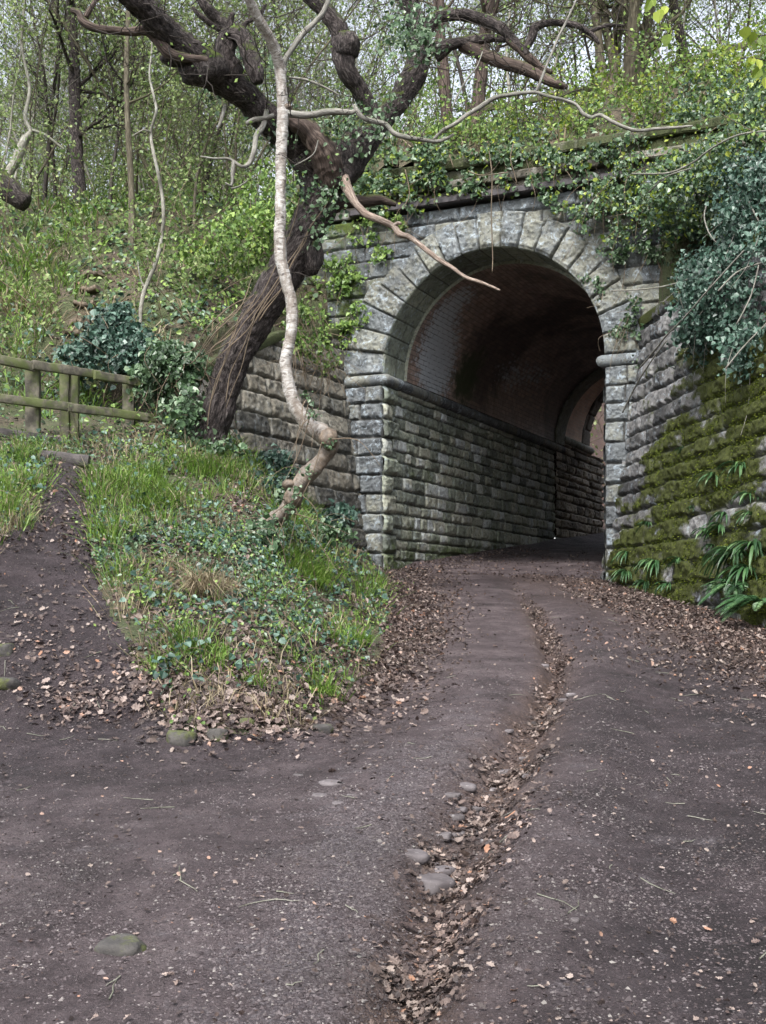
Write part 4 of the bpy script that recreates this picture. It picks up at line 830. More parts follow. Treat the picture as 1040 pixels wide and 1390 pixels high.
for k in range(7):
    protos.append(wood_tree('young_tree', rg.uniform(7, 10), rg.uniform(.016, .042), (rg.normal(0, .22), rg.normal(0, .12)), M[['wood_trunk', 'pale_trunk', 'wood_trunk', 'pale_trunk', 'dark_twig', 'wood_trunk', 'pale_trunk'][k]], rg, 32, WL, WG, .6, fork=(2 if k in (2, 5) else 0)))
spots = []
def hx(px, Y): X = (px-CX)/F*Y; return X, Y, float(ground_z(np.array([X]), np.array([Y]), False)[0])
for k in range(185):
    px = rg.uniform(-90, 1130); Y = rg.uniform(23, 44)
    if abs(px-855) < 35 and Y < 27: continue
    _s = ((px-CX)/F*Y-A0[0])*U2[0]+(Y-A0[1])*U2[1]; _t = ((px-CX)/F*Y-A0[0])*A2[0]+(Y-A0[1])*A2[1]
    if _t > 11.8 and abs(_s-1.8) < 9: continue
    spots.append((px, Y))
spots += [(150, 21), (195, 20.5), (232, 21.5), (262, 20.), (298, 21), (340, 21.5), (30, 22), (-20, 21.5), (60, 23), (405, 23), (75, 24), (175, 23)]
for i, (px, Y) in enumerate(spots):
    e = protos[i] if i < len(protos) else copy_tree(protos[rg.integers(len(protos))])
    e.location = hx(px, Y); e.rotation_euler = (0, 0, rg.uniform(0, 6.28)); s = rg.uniform(.75, 1.25); e.scale = (s, s, s)
def one(name, px, Y, H, r, lean, mat, label, seed, nl=16, crook=.25, fork=False, dz=0):
    e = wood_tree(name, H, r, lean, M[mat], np.random.default_rng(seed), nl, label, None, crook, fork); x, y, z = hx(px, Y); e.location = (x, y, z+dz); return e
one('dark_tree', 112, 21.5, 9, .12, (-.05, 0), 'oak', 'dark rough trunk standing alone at the head of the wooded bank, upper left', 501, 18, .18)
one('slender_tree', 178, 19.5, 8, .06, (.02, .05), 'wood_trunk', 'thin brown trunk rising from the middle of the grassy bank, left of the white sapling', 502, 12)
one('ivy_clad_tree', 855, 23.5, 7, .16, (0, 0), 'wood_trunk', 'clump of ivy wrapped stems growing in front of the bank top railing', 503, 16, .2, 6)
one('red_barked_tree', 608, 22., 7, .12, (-.02, 0), 'torn', 'reddish trunk just behind the parapet, left one of two', 504, 12)
one('red_barked_tree', 640, 21.5, 7, .13, (.12, 0), 'torn', 'reddish trunk leaning right behind the parapet', 505, 12)
one('leaning_tree', 940, 24.5, 7, .11, (-.2, 0), 'oak', 'dark thin trunk leaning left behind the railing, far upper right', 506, 14)
e = empty('fallen_tree', Pt(0, 255, 20), 'dark trunk lying on the slope at the far left edge', 'tree'); t = MB()
limb(t, [(-60, 200, 20, 22), (-20, 232, 20, 20), (12, 258, 20, 17), (36, 276, 20, 13)], 95, 24, .06, .02, .2); part(t, 'trunk', M['oak'], e)
e = empty('bent_tree', Pt(8, 255, 21), 'grey bent trunk leaning right at the far left of the wood', 'tree'); t = MB()
limb(t, [(4, 262, 21, 6), (10, 238, 21, 6), (20, 222, 21, 7), (27, 205, 21, 7), (36, 188, 21, 6), (42, 178, 21, 3), (34, 160, 21, 3), (40, 120, 21, 2.5), (30, 60, 21, 2), (34, 0, 21, 1.8)], 96, 14, .06, .006, .15); limb(t, [(38, 176, 21, 2.5), (60, 182, 21, 2), (90, 205, 21, 1.5)], 97, 6, .1, .002, .1); part(t, 'trunk', M['pale_trunk'], e)
# white sapling on the hillside
e = empty('white_sapling', Pt(190, 425, 16.5), 'bare white wavy sapling standing on the slope above the fence', 'sapling'); t = MB()
limb(t, [(190, 450, 16.6, 2.5), (191, 420, 16.6, 3), (196, 396, 16.6, 3.2), (203, 378, 16.6, 3), (214, 350, 16.6, 3), (220, 320, 16.6, 2.8), (222, 292, 16.5, 2.6), (220, 262, 16.5, 2.6), (214, 232, 16.4, 2.4), (207, 200, 16.4, 2.4), (205, 178, 16.4, 2.2), (212, 152, 16.3, 2.2), (211, 140, 16.3, 2), (206, 118, 16.3, 1.8), (203, 100, 16.3, 1.5), (206, 60, 16.3, 1.2), (200, 20, 16.3, .9)], 98, 8, .05, .002, .08)
limb(t, [(197, 392, 16.6, 1.6), (190, 375, 16.6, 1.3), (187, 355, 16.6, .9)], 99, 6, .05, 0); limb(t, [(205, 180, 16.4, 1.2), (195, 176, 16.3, 1.1), (180, 185, 16.3, .7)], 99, 6, .05, 0)
part(t, 'stem', M['pale_trunk'], e)
# distant wood: one mass of far thin stems
t = MB(); lf = MB(); lp = []; rg = np.random.default_rng(77)
for k in range(95):
    px = rg.uniform(-120, 1160); Y = rg.uniform(44, 62); X = (px-CX)/F*Y; z = float(ground_z(np.array([X]), np.array([Y]), False)[0]); H = rg.uniform(9, 15)
    pts = [np.array([X, Y, z-.3])]; d = norm(np.array([rg.normal(0, .12), 0, 1.]))
    for i in range(8): d = norm(d+rg.normal(0, .06, 3)); pts.append(pts[-1]+d*H/8)
    tube(t, pts, np.linspace(rg.uniform(.04, .11), .02, 9), 5, False)
    for j in range(7): twigs(t, pts[rg.integers(1, 9)], np.array([*rg.normal(0, 1, 2), rg.uniform(.2, 1)]), rg.uniform(1.2, 3), .02, 1, rg, lp, .4, .5, (2, 4), 5, 3)
part_o = t.build('distant_wood', M['wood_trunk']); tag(part_o, 'mass of thin bare stems filling the far wood', None, None, 'stuff')
q = np.concatenate(lp); q = np.repeat(q, 2, 0)+rg.normal(0, .3, (len(q)*2, 3)); q = q[rg.random(len(q)) < np.clip(1.1-(q[:, 2]-11)/6, .12, 1)]; small_leaves(lf, q, rg.uniform(.08, .18, len(q)), rg); tag(lf.build('distant_foliage', M['woodleaf'], None, False), kind='stuff')
# ================================================================ GROUND COVER
rg = np.random.default_rng(101)
ar = np.abs(np.gradient(PX, axis=1)*np.gradient(PY, axis=0)); base_w = np.clip(ar, .3, 30)*GY**2
inpic = (PX > -70) & (PX < 1110) & (PY > 40) & (PY < 1400) & (Y*0 == 0 if False else True)
kv = np.pad(keep, ((0, 1), (0, 1)), mode='edge')
def scatter(n, wt, rng=rg):
    w = (base_w*wt*inpic*kv).ravel(); w = w/w.sum(); nn_ = int(n*1.5)+20; i = rng.choice(len(w), nn_, p=w)
    x = GX.ravel()[i]; y = GY.ravel()[i]; sx = .004*y; x = x+rng.uniform(-1, 1, nn_)*sx*.8; y = y+rng.uniform(-1, 1, nn_)*sx*1.2
    ww, s_, t_ = weights(x, y); ok = ((ww < .004) | (ww > .996) | (gn(x, y)[:, 2] > .5)) & ~((t_ > -.3) & (t_ < .5) & (s_ > -.6) & (s_ < 4.1) & (ww > .001)); ok &= ~((t_ > 0) & (ww < .5)); x, y = x[ok], y[ok]
    if len(x) < n: k = rng.integers(0, len(x), n); return x[k], y[k]
    return x[:n], y[:n]
def on_ground(x, y): return np.stack([x, y, ground_z(x, y)], -1)
def G(cx, cy, r, ry=None): return np.exp(-((PX-cx)/r)**2-((PY-cy)/(ry or r))**2)
def blur(a, k):
    for ax in (0, 1):
        a = sum(np.roll(a, s, ax) for s in range(-k, k+1, 2))/len(range(-k, k+1, 2))
    return a
vegf = veg.astype(float)
clump = sst(-.15, .35, n2(GX, GY, 1.5, 3, 401)); clump2 = sst(-.1, .4, n2(GX, GY, 2.3, 3, 411)); clump3 = sst(0, .35, n2(GX, GY, .8, 3, 421))
mound = ((PY > 600) & (W < .5)).astype(float)
fineclump = sst(-.3, .25, n2(GX, GY, 4.5, 3, 431))
grassy = fineclump*sum(G(*g) for g in [(150, 665, 38, 22), (235, 650, 55, 26), (315, 640, 35, 18), (110, 700, 18, 25), (225, 690, 30, 20), (30, 650, 30, 40), (5, 700, 40, 40), (430, 782, 22, 14), (425, 700, 40, 30), (215, 905, 20, 18), (170, 780, 20, 16), (460, 862, 18, 14), (440, 938, 22, 16), (500, 800, 12, 14), (300, 905, 25, 14), (340, 925, 25, 14), (395, 770, 20, 14), (260, 880, 20, 20), (160, 720, 25, 20), (490, 872, 12, 10)])
ivyz = sum(G(*g) for g in [(400, 715, 45, 20), (330, 735, 60, 20), (250, 720, 50, 25), (400, 840, 40, 30), (300, 800, 40, 30), (160, 750, 30, 30), (350, 770, 40, 30), (415, 870, 35, 25), (470, 885, 20, 20), (60, 600, 40, 15), (160, 610, 50, 12)])
dry = sum(G(*g) for g in [(300, 900, 80, 60), (380, 960, 80, 30), (420, 900, 50, 60), (250, 960, 40, 30), (260, 830, 60, 40), (340, 680, 30, 15), (150, 615, 40, 12)])
track = 1-np.clip(1.3*(G(96, 470, 20, 16)+G(104, 446, 20, 16)+G(113, 426, 20, 14)+G(120, 408, 20, 14)+G(126, 390, 20, 12)), 0, 1)
vsoft = np.clip(blur(vegf, 14)*1.6, 0, 1)
hillm = (W > .5).astype(float)+((PY < 605) & (W <= .5)).astype(float)
def tilt(n, dirs=1.): return norm(rg.normal(0, dirs, (n, 3)))
# dead leaves
def leaf_litter(n, wt, name, label, smin=.035, smax=.085, lift=.012):
    x, y = scatter(n, wt); p = on_ground(x, y); nn = gn(x, y); d = norm(np.cross(nn, tilt(n))+rg.normal(0, .22, (n, 3))); sz = rg.uniform(smin, smax, n)*rg.uniform(.6, 1, n); pp = p+nn*(lift*rg.random(n)[:, None]+.004); nr = nn+rg.normal(0, .5, (n, 3)); far = y > 9
    m = MB(); leaves(m, pp[far], d[far], nr[far], sz[far], .26, .44, .28, rg.uniform(-.5, .6, (int(far.sum()), 1)), rg); oak_leaves(m, pp[~far], d[~far], nr[~far], sz[~far]*1.2, rg)
    o = m.build(name, M['dead_leaf'], None, False); return tag(o, label, None, None, 'stuff')
leaf_litter(38000, vsoft*(.25+1.5*dry+.5*clump2+1.5*mound*(PY > 930))*(PY > 250), 'leaf_litter', 'brown fallen leaves lying over the banks', .03, .08)
leaf_litter(11000, np.clip(blur(mound*vegf, 8)*1.5, 0, 1)*(.35+1.4*dry+.6*clump2+1.2*sst(860, 940, PY))*(PY < 1015), 'leaf_litter', 'dead leaves matted between the plants of the near bank', .025, .065, .03)
gl = lit*(1-vegf); gul = np.exp(-np.abs((gdx-.03)/(.062+.10*np.exp(-((GY-6)/2.2)**2)))**2)*(1-vegf)*sst(19, 13, GY)*(.45+.9*clump2)
rt = (sst(-1.6, -.1, d_r)+.22*sst(-2.8, -1.2, d_r)*sst(13, 10.5, GY))*(d_r < .35)*(1-.6*sst(15, 17, GY))*sst(6.5, 10, GY)*(1-vegf)*(.5+.6*clump2)
lsl = slope_l*(1-vegf)*(.4+.6*clump)
lft = (1-vegf)*(G(110, 955, 60, 28)+.25*G(60, 880, 90, 60)+.2*G(100, 720, 50, 60)+.5*G(130, 690, 30, 50))
leaf_litter(6000, gul**1.2*sst(2, 3.4, GY)*(.25+clump2), 'leaf_litter', 'dead oak leaves lying in the worn gully of the path', .012, .042, .02)
leaf_litter(150, gul, 'leaf_litter', 'larger dead leaves in the gully', .045, .06, .03)
leaf_litter(17000, rt*.9+lsl*1.1, 'leaf_litter', 'drift of pinkish brown leaves either side of the tunnel mouth', .022, .06)
leaf_litter(1000, lft, 'leaf_litter', 'thin scatter of dead leaves on the dark left path', .02, .055)
leaf_litter(3500, (1-vegf)*(.5+clump)*(GY < 22)/GY, 'leaf_litter', 'odd leaves trodden into the open path', .008, .028)
# loose grit and chips: tiny angular stones
def chips(n, wt, name, smin, smax, label, mat):
    x, y = scatter(n, wt); p = on_ground(x, y); s = rg.lognormal(math.log(smin), .45, n).clip(smin*.5, smax)
    oc = np.array([[1, 0, 0], [-1, 0, 0], [0, 1, 0], [0, -1, 0], [0, 0, 1], [0, 0, -.6]]); V = oc[None]*(s[:, None, None]*rg.uniform(.45, 1.2, (n, 6, 1)))*np.array([1, 1, .6])
    a = rg.uniform(0, 6.3, n); ca, sa = np.cos(a)[:, None], np.sin(a)[:, None]
    V = np.stack([V[..., 0]*ca-V[..., 1]*sa, V[..., 0]*sa+V[..., 1]*ca, V[..., 2]], -1)+p[:, None]
    T = np.array([[0, 2, 4], [2, 1, 4], [1, 3, 4], [3, 0, 4], [2, 0, 5], [1, 2, 5], [3, 1, 5], [0, 3, 5]])
    m = MB(); m.add(V, None, (np.arange(n)[:, None, None]*6+T[None]).reshape(-1, 3), tone=np.repeat(rg.random(n), 6)); tag(m.build(name, mat, None, False), label, None, None, 'stuff')
M['chip'] = leaf_mat('stone_chip', [(0, (.025, .018, .019)), (.6, (.06, .047, .049)), (.93, (.11, .093, .095)), (1, (.22, .2, .185))], .7, 0., .3)
pathw = (1-vegf)*(GY < 20)*(.25+.8*clump2+.9*grit)
chips(100000, pathw/GY**.9, 'path_grit', .0045, .014, 'fine dark grit and crumbs over the trodden path', M['chip'])
chips(3200, pathw*(.3+grit)/GY, 'path_gravel', .007, .02, 'pale stone chips scattered on the path', M['chip'])
# leaves and crumbs blown into the tunnel
n = 1500; t_ = rg.random(n)**2*7+.05; s_ = rg.uniform(.1, 3.5, n); s_ = np.where(rg.random(n) < .5, np.abs(rg.normal(0, .35, n))+.08, s_); x = A0[0]+U2[0]*s_+A2[0]*t_; y = A0[1]+U2[1]*s_+A2[1]*t_
def floor_z(x, y, s, t):
    z = plane(x, y)+.03*n2(x, y, .8, 2, 3)+.012*n2(x, y, 3.1, 3, 9)+.008*n2(x, y, 14, 3, 21, .6)-.002+(.10*np.exp(-(s/.25)**2)+.1*np.exp(-((s-3.58)/.25)**2))*sst(.1, 1.5, t)
    return z+(ground_z(x, y)-z-.003)*sst(.33, .12, t)
zz = floor_z(x, y, s_, t_); m = MB(); up_ = np.tile([0, 0, 1.], (n, 1)); leaves(m, np.stack([x, y, zz+.01], -1), norm(rg.normal(0, 1, (n, 3))*[1, 1, .25]), up_+rg.normal(0, .4, (n, 3)), rg.uniform(.02, .055, n), .26, .44, .25, rg.uniform(-.4, .5, (n, 1)), rg)
tag(m.build('leaf_litter', M['dead_leaf'], None, False), 'few dead leaves blown just inside the tunnel', None, None, 'stuff')
# small sticks
x, y = scatter(110, (1-vegf)*(GY < 16)*(.3+rt+lft)/GY**.6); m = MB()
for i in range(len(x)):
    a = rg.uniform(0, 6.3); L = rg.uniform(.04, .18); n = 4; px = x[i]+np.cos(a)*np.linspace(0, L, n)+rg.normal(0, .004, n); py = y[i]+np.sin(a)*np.linspace(0, L, n)+rg.normal(0, .004, n)
    tube(m, np.stack([px, py, ground_z(px, py)+.005], -1), np.linspace(.003, .0012, n), 4, False)
tag(m.build('fallen_twigs', M['grey_twig']), 'short broken twigs lying on the path', None, None, 'stuff')
# ivy and low leaves over the ground
def cover(n, wt, mat, name, label, h, smin, smax, w1=.4, w2=.38, up=.4, yscale=True):
    x, y = scatter(n, wt); p = on_ground(x, y); nn = gn(x, y); sc = np.clip(y/14, .75, 1.5) if yscale else 1.
    hh = h*(.5+.9*n2(x, y, 2.7, 2, 55))*rg.random(n)**1.3; d = norm(np.cross(nn, tilt(n))+np.array([0, -.35, -.35]))
    m = MB(); leaves(m, p+nn*.5*hh[:, None]+np.stack([0*x, 0*x, .5*hh+.01], -1), d, nn*up+np.array([0, -.25, .35])+rg.normal(0, .4, (n, 3)), rg.uniform(smin, smax, n)*sc, w1, w2, .12, .15, rg)
    o = m.build(name, M[mat], None, False); return tag(o, label, None, None, 'stuff')
cover(9500, mound*vegf*(.04+1.8*ivyz+.3*clump)*(1-.7*np.clip(dry, 0, 1))*(1-.6*sst(820, 900, PY))*(PY < 960), 'ivy', 'ivy_ground_cover', 'ivy trailing over the bank below the oak', .12, .025, .058)
cover(3000, mound*vegf*(.1+.5*ivyz+.6*clump2)*(PY < 950), 'ivy_blue', 'bramble_ground_cover', 'greyish bramble leaves over the bank', .22, .04, .085)
cover(66000, (.25+.75*track)*hillm*vegf*(.2+clump), 'ivy', 'ivy_ground_cover', 'ivy covering the upper slopes', .3, .045, .08)
cover(62000, (.3+.7*track)*hillm*vegf*(.25+clump2)*(.4+.6*(PX > 100)), 'fresh', 'low_green_plants', 'fresh green brambles on the upper slopes', .55, .04, .08, .35, .33)
cover(20000, track*hillm*vegf*clump3*(.3+(PX > 560)), 'ivy_blue', 'bramble_ground_cover', 'bluish bramble leaves over the upper slopes', .45, .05, .085)
cover(5200, mound*vegf*(1-.7*sst(880, 950, PY))*(G(400, 865, 22, 20)+.6*G(195, 800, 20, 20)+.3*clump2+.6*G(110, 580, 50, 20)+G(210, 590, 50, 16)), 'fresh', 'low_green_plants', 'fresh herbs dotted over the bank', .1, .025, .05, .4, .45)
# grass
def grass(n, wt, mat, name, label, h0, h1, w, droop=.35, yscale=True):
    x, y = scatter(n, wt); k = rg.integers(0, max(1, n//9), n); cx, cy = x[k], y[k]; x = cx+rg.normal(0, .045, n)*np.clip(y/10, .8, 2); y = cy+rg.normal(0, .045, n)*np.clip(y/10, .8, 2)
    p = on_ground(x, y); away = np.stack([x-cx, y-cy, 0*x], -1)*9; ln = away+rg.normal(0, .22, (n, 3))*[1, 1, 0]+np.array([0, -.18, 0])
    m = MB(); blades(m, p, rg.uniform(h0, h1, n), ln, rg.uniform(.6, 1.2, n)*w*(np.clip(y/11, .9, 1.8) if yscale else 1), rg, None, droop); tag(m.build(name, M[mat], None, False), label, None, None, 'stuff')
gm = vegf*mound
grass(12000, gm*(grassy*1.5+.06*clump2)*(PY < 985)*(1-.75*sst(800, 880, PY)*(grassy < .45)), 'grass', 'grass', 'bright green grass tufts on the near bank', .08, .24, .0042)
grass(4200, gm*(.4*clump+.5*grassy+.4*dry)*(1-.5*sst(800, 880, PY))*(PY < 985), 'straw', 'dry_grass', 'dry bleached grass among the tufts', .08, .26, .0035, .6)
hg = track*vegf*hillm*(sum(G(*g) for g in [(60, 300, 60, 25), (95, 320, 40, 20), (30, 440, 50, 50), (180, 290, 60, 15), (110, 460, 40, 50), (70, 400, 60, 40), (20, 350, 60, 30), (100, 545, 90, 16), (160, 575, 60, 12)])+.12*clump)
grass(20000, hg, 'grass', 'grass', 'grass patches on the far slope', .12, .34, .006)
grass(9000, track*vegf*hillm*(1.4*G(50, 440, 80, 60)+.5*G(60, 330, 90, 40)+.5*G(230, 440, 90, 70)+.4*G(640, 190, 120, 20)+.15*clump3), 'straw', 'dry_grass', 'dry grass and stalks on the far slope', .15, .42, .0055, .7)
# thin stems of the undergrowth with young leaves
def stems(n, wt, name, label, L0, L1, mat, lmat, lsz, nl, arch=.6, lean=-.3):
    x, y = scatter(n, wt); p = on_ground(x, y); m = MB(); f = MB(); q = []
    for i in range(n):
        L = rg.uniform(L0, L1); d = norm(np.array([rg.normal(0, .45), lean+rg.normal(0, .35), 1.])); pts = [p[i]-np.array([0, 0, .03])]
        for k in range(7): d = norm(d+np.array([rg.normal(0, .16), rg.normal(0, .12)-.03, -arch*.22*(k/5)])); pts.append(pts[-1]+d*L/7)
        pts = np.array(pts); r = L*.0035+.0022; tube(m, pts, np.linspace(r, r*.4, 8), 4, False)
        j = rg.uniform(1.5, 7, nl); i0 = np.floor(j).astype(int).clip(0, 6); q.append(pts[i0]+(pts[i0+1]-pts[i0])*(j-i0)[:, None]+rg.normal(0, .05, (nl, 3)))
    o = m.build(name, M[mat]); tag(o, label, None, None, 'stuff')
    q = np.concatenate(q); small_leaves(f, q, rg.uniform(.6, 1.2, len(q))*lsz, rg); tag(f.build(name+'_leaves', M[lmat], None, False), kind='stuff')
stems(620, vegf*hillm*((PY > 150) & (PY < 520) & (PX < 470))*(.2+1.2*G(310, 280, 120, 100)+clump*.4), 'undergrowth', 'thin leafy stems rising through the wooded slope', .6, 2.2, 'tan_stem', 'woodleaf', .07, 60)
stems(520, vegf*hillm*((PX > 470) & (PY < 300))*(.3+clump), 'undergrowth', 'leafy briars above the parapet', .5, 1.6, 'tan_stem', 'fresh', .075, 30)
stems(170, vegf*mound*(PY < 930)*(.2+clump+ivyz), 'briars', 'bare and leafy briars arching over the near bank', .25, .7, 'tan_stem', 'fresh', .03, 7, 1.4)
stems(260, vegf*hillm*(PX > 650)*(PY < 260), 'undergrowth', 'yellow green saplings under the top railing', .5, 1.3, 'tan_stem', 'lime', .075, 26)
# ================================================================ FOLIAGE THINGS
def ivy_mass(name, label, cat, pts, nrm, mat, size, stemn=10, hang=.4, rng=rg, group=None, dm='tan_stem', yellow=0., w=(.42, .38)):
    """pts (N,3) leaf positions around a wall or shrub; stems join random ones"""
    c = pts.mean(0); e = empty(name, c, label, cat, group); n = len(pts)
    d = norm(rng.normal(0, .6, (n, 3))+np.array([0, -.2, -hang*1.5])); m = MB()
    k = rng.random(n) < yellow
    for msk, mt, nm in ((~k, mat, 'foliage'), (k, 'lime', 'young_leaves')):
        if msk.sum() == 0: continue
        m = MB(); q = int(msk.sum()); leaves(m, pts[msk], d[msk], nrm+rng.normal(0, .55, (q, 3)), np.clip(rng.lognormal(math.log(sum(size)/2), .32, q), size[0]*.6, size[1]*1.5), w[0], w[1], .1, .15, rng); part(m, nm, M[mt], e, False)
    m = MB()
    for i in range(stemn):
        a = pts[rng.integers(n)]; b = a+np.array([rng.normal(0, .25), rng.normal(0, .05), -rng.uniform(.15, .7)]); mid = (a+b)/2+rng.normal(0, .06, 3)
        P, r = resample([a, mid, b], [.005, .004, .002], .05); tube(m, P, r, 4, False)
    if m.n: part(m, 'stem_tangle', M[dm], e)
    return e
def face_pts(blobs, off=(.0, .22)):
    q = []
    for cx, cy, sx, sy, n in blobs:
        k = max(3, n//26); cxs = rg.normal(cx, sx, k); cys = rg.normal(cy, sy, k); j = rg.integers(0, k, n)
        a = cxs[j]+rg.normal(0, 5.5, n); b = cys[j]+rg.normal(0, 4.5, n); q.append(np.array([on_face(x, y, o) for x, y, o in zip(a, b, rg.uniform(*off, n))]))
    return np.concatenate(q)
FN = N3+np.array([0, 0, .5])
ivy_mass('climbing_ivy', 'ivy trailing down the wall between the oak and the arch ring', 'ivy', face_pts([(500, 340, 12, 10, 150), (474, 385, 12, 16, 260), (478, 430, 12, 10, 160), (445, 440, 14, 14, 260), (465, 355, 12, 10, 130), (520, 300, 30, 6, 200), (430, 400, 10, 30, 160)], (.04, .2)), FN, 'fresh', (.04, .075), 30)
ivy_mass('climbing_ivy', 'ivy covering the parapet bands left of the crown of the arch', 'ivy', face_pts([(520, 240, 35, 14, 600), (555, 270, 30, 7, 260), (590, 240, 40, 8, 320), (500, 275, 20, 14, 260), (560, 210, 40, 7, 300)], (.03, .28)), FN, 'ivy', (.045, .08), 30, yellow=.25)
ivy_mass('climbing_ivy', 'strands of ivy along the ledge above the crown of the arch', 'ivy', face_pts([(700, 248, 45, 5, 180), (745, 272, 12, 7, 120), (730, 206, 60, 6, 420), (620, 204, 50, 6, 380), (840, 206, 30, 6, 220), (660, 236, 40, 3, 90), (785, 230, 24, 14, 300), (640, 258, 30, 4, 90)], (.04, .28)), FN, 'ivy', (.045, .08), 25, yellow=.15)
ivy_mass('climbing_shrub', 'yellow green leafy climber spilling over the wall right of the arch crown', 'climber', face_pts([(815, 262, 26, 18, 620), (850, 290, 26, 18, 560), (800, 290, 12, 10, 130), (835, 230, 35, 16, 480), (880, 250, 30, 22, 620), (905, 305, 22, 18, 480), (835, 335, 10, 8, 110)], (.06, .5)), FN, 'ivy', (.032, .065), 60, yellow=.22)
ivy_mass('climbing_ivy', 'thin ivy over the stones right of the arch ring, below the climber', 'ivy', face_pts([(880, 340, 20, 10, 180), (862, 420, 12, 10, 80), (925, 400, 12, 20, 160), (838, 352, 10, 8, 80), (815, 380, 8, 6, 60), (880, 470, 12, 30, 200), (845, 455, 10, 12, 90)], (.07, .22)), FN, 'ivy', (.035, .06), 40)
def blobs3(lst, jit=.10, clumps=26):
    q = []
    for px, py, Y, rx, ry, rz, n in lst:
        c = Pt(px, py, Y); k = max(4, n//clumps); u = norm(rg.normal(0, 1, (k, 3)))*rg.uniform(.55, 1, (k, 1))**.6; cc = c+u*np.array([rx, ry, rz]); j = rg.integers(0, k, n); q.append(cc[j]+rg.normal(0, jit, (n, 3)))
    return np.concatenate(q)
WV = np.array([-.6, -.6, .55])
ivy_mass('holly_bush', 'large blue green evergreen bush overhanging the mossy wing wall', 'bush', blobs3([(1000, 400, 14.4, .65, .5, .6, 5200), (1035, 300, 14.2, .5, .5, .6, 3200), (965, 440, 15., .4, .35, .4, 1700), (960, 370, 15.8, .35, .3, .35, 900), (1040, 470, 13.4, .45, .4, .3, 1600), (1060, 380, 13.6, .5, .5, .7, 2500)], .09), WV, 'ivy_blue', (.035, .065), 60, dm='grey_twig')
ivy_mass('leafy_shrub', 'dark green shrub with yellowish tips above the holly, at the right edge', 'shrub', blobs3([(950, 260, 16.6, .8, .5, .5, 3000), (1010, 215, 15.8, .7, .5, .4, 2300), (900, 215, 18.3, .8, .4, .4, 2300), (990, 160, 18, .9, .5, .4, 2000), (1060, 150, 16, .6, .5, .6, 1500)], .1), WV, 'ivy', (.035, .07), 60, yellow=.2)
ivy_mass('ivy_bush', 'blue green ivy bush climbing over the parapet end beside the yellow climber', 'bush', blobs3([(960, 230, 16.9, .5, .35, .3, 900), (930, 285, 17.2, .4, .3, .35, 900), (1010, 235, 15.3, .35, .3, .25, 700)], .07), WV, 'ivy_blue', (.035, .06), 12)
ivy_mass('bramble_bush', 'low green bramble bush on the slope just left of the oak fork', 'bush', blobs3([(345, 310, 18.9, .5, .4, .35, 1100), (300, 340, 18.6, .6, .4, .3, 1000), (365, 265, 19.8, .5, .4, .35, 900)], .12), WV, 'fresh', (.04, .08), 60, yellow=.05)
ivy_mass('bramble_bush', 'green bramble bush on the bank top behind the middle of the parapet', 'bush', blobs3([(620, 190, 20.5, .8, .3, .22, 900), (760, 200, 20, .8, .3, .25, 1300), (850, 195, 20.2, .9, .4, .3, 1400), (700, 200, 20.2, .6, .3, .2, 800)], .12), WV, 'fresh', (.05, .085), 40, yellow=.2)
ivy_mass('ivy_bush', 'blue green ivy bush on the slope just above the fence', 'bush', blobs3([(155, 450, 16.2, .35, .4, .4, 1800), (140, 485, 15.6, .5, .35, .25, 1300), (185, 480, 15.5, .4, .35, .25, 1000)], .07), np.array([0, -.6, .7]), 'ivy_blue', (.045, .075), 20)
ivy_mass('ivy_bush', 'rounded ivy bush hugging the foot of the oak at the fence end', 'bush', blobs3([(235, 495, 14.2, .35, .3, .2, 1600), (252, 500, 14, .2, .2, .2, 600), (215, 520, 14.4, .3, .3, .22, 900), (250, 560, 14., .25, .25, .15, 500), (258, 590, 13.6, .12, .12, .25, 220), (256, 545, 13.6, .08, .12, .3, 160), (305, 612, 13.5, .2, .12, .06, 130)], .06), np.array([0, -.6, .7]), 'ivy', (.04, .07), 60)
ivy_mass('ivy_clump', 'dense ivy over the root of the crooked birch', 'ivy', blobs3([(300, 728, 12.1, .28, .2, .13, 1000), (338, 735, 11.25, .2, .15, .12, 900), (362, 722, 11.3, .08, .08, .07, 160), (275, 748, 11.7, .25, .2, .10, 600), (385, 690, 11.9, .06, .06, .16, 130), (440, 725, 13.2, .3, .2, .10, 500)], .05), np.array([0, -.6, .7]), 'ivy', (.035, .06), 24)
ivy_mass('creeper', 'small leaved creeper winding round the crooked lower trunk of the birch', 'creeper', np.concatenate([np.array([Pt(x+rg.normal(0, 4), y+rg.normal(0, 5), 11.42) for _ in range(26)]) for x, y in ((350, 715), (372, 705), (392, 688), (402, 668), (420, 640), (446, 598), (425, 560), (415, 540))]), np.array([0, -1, .3]), 'ivy', (.02, .04), 22)
ivy_mass('blue_leaf_shrub', 'small pale blue green leafy shrub at the foot of the left wing wall', 'shrub', blobs3([(455, 700, 15.5, .28, .15, .14, 330), (385, 640, 15.8, .3, .15, .22, 330), (360, 625, 15, .3, .2, .15, 300), (350, 660, 13.6, .3, .2, .14, 300)], .06), np.array([0, -.6, .7]), 'ivy_blue', (.05, .08), 12)
ivy_mass('hanging_ivy', 'dry hanging creepers over the wing wall top behind the birch', 'creeper', blobs3([(420, 450, 16.8, .3, .15, .35, 420), (440, 480, 17, .2, .1, .3, 200)], .07), np.array([0, -.8, .3]), 'fresh', (.03, .06), 90, dm='tan_stem')
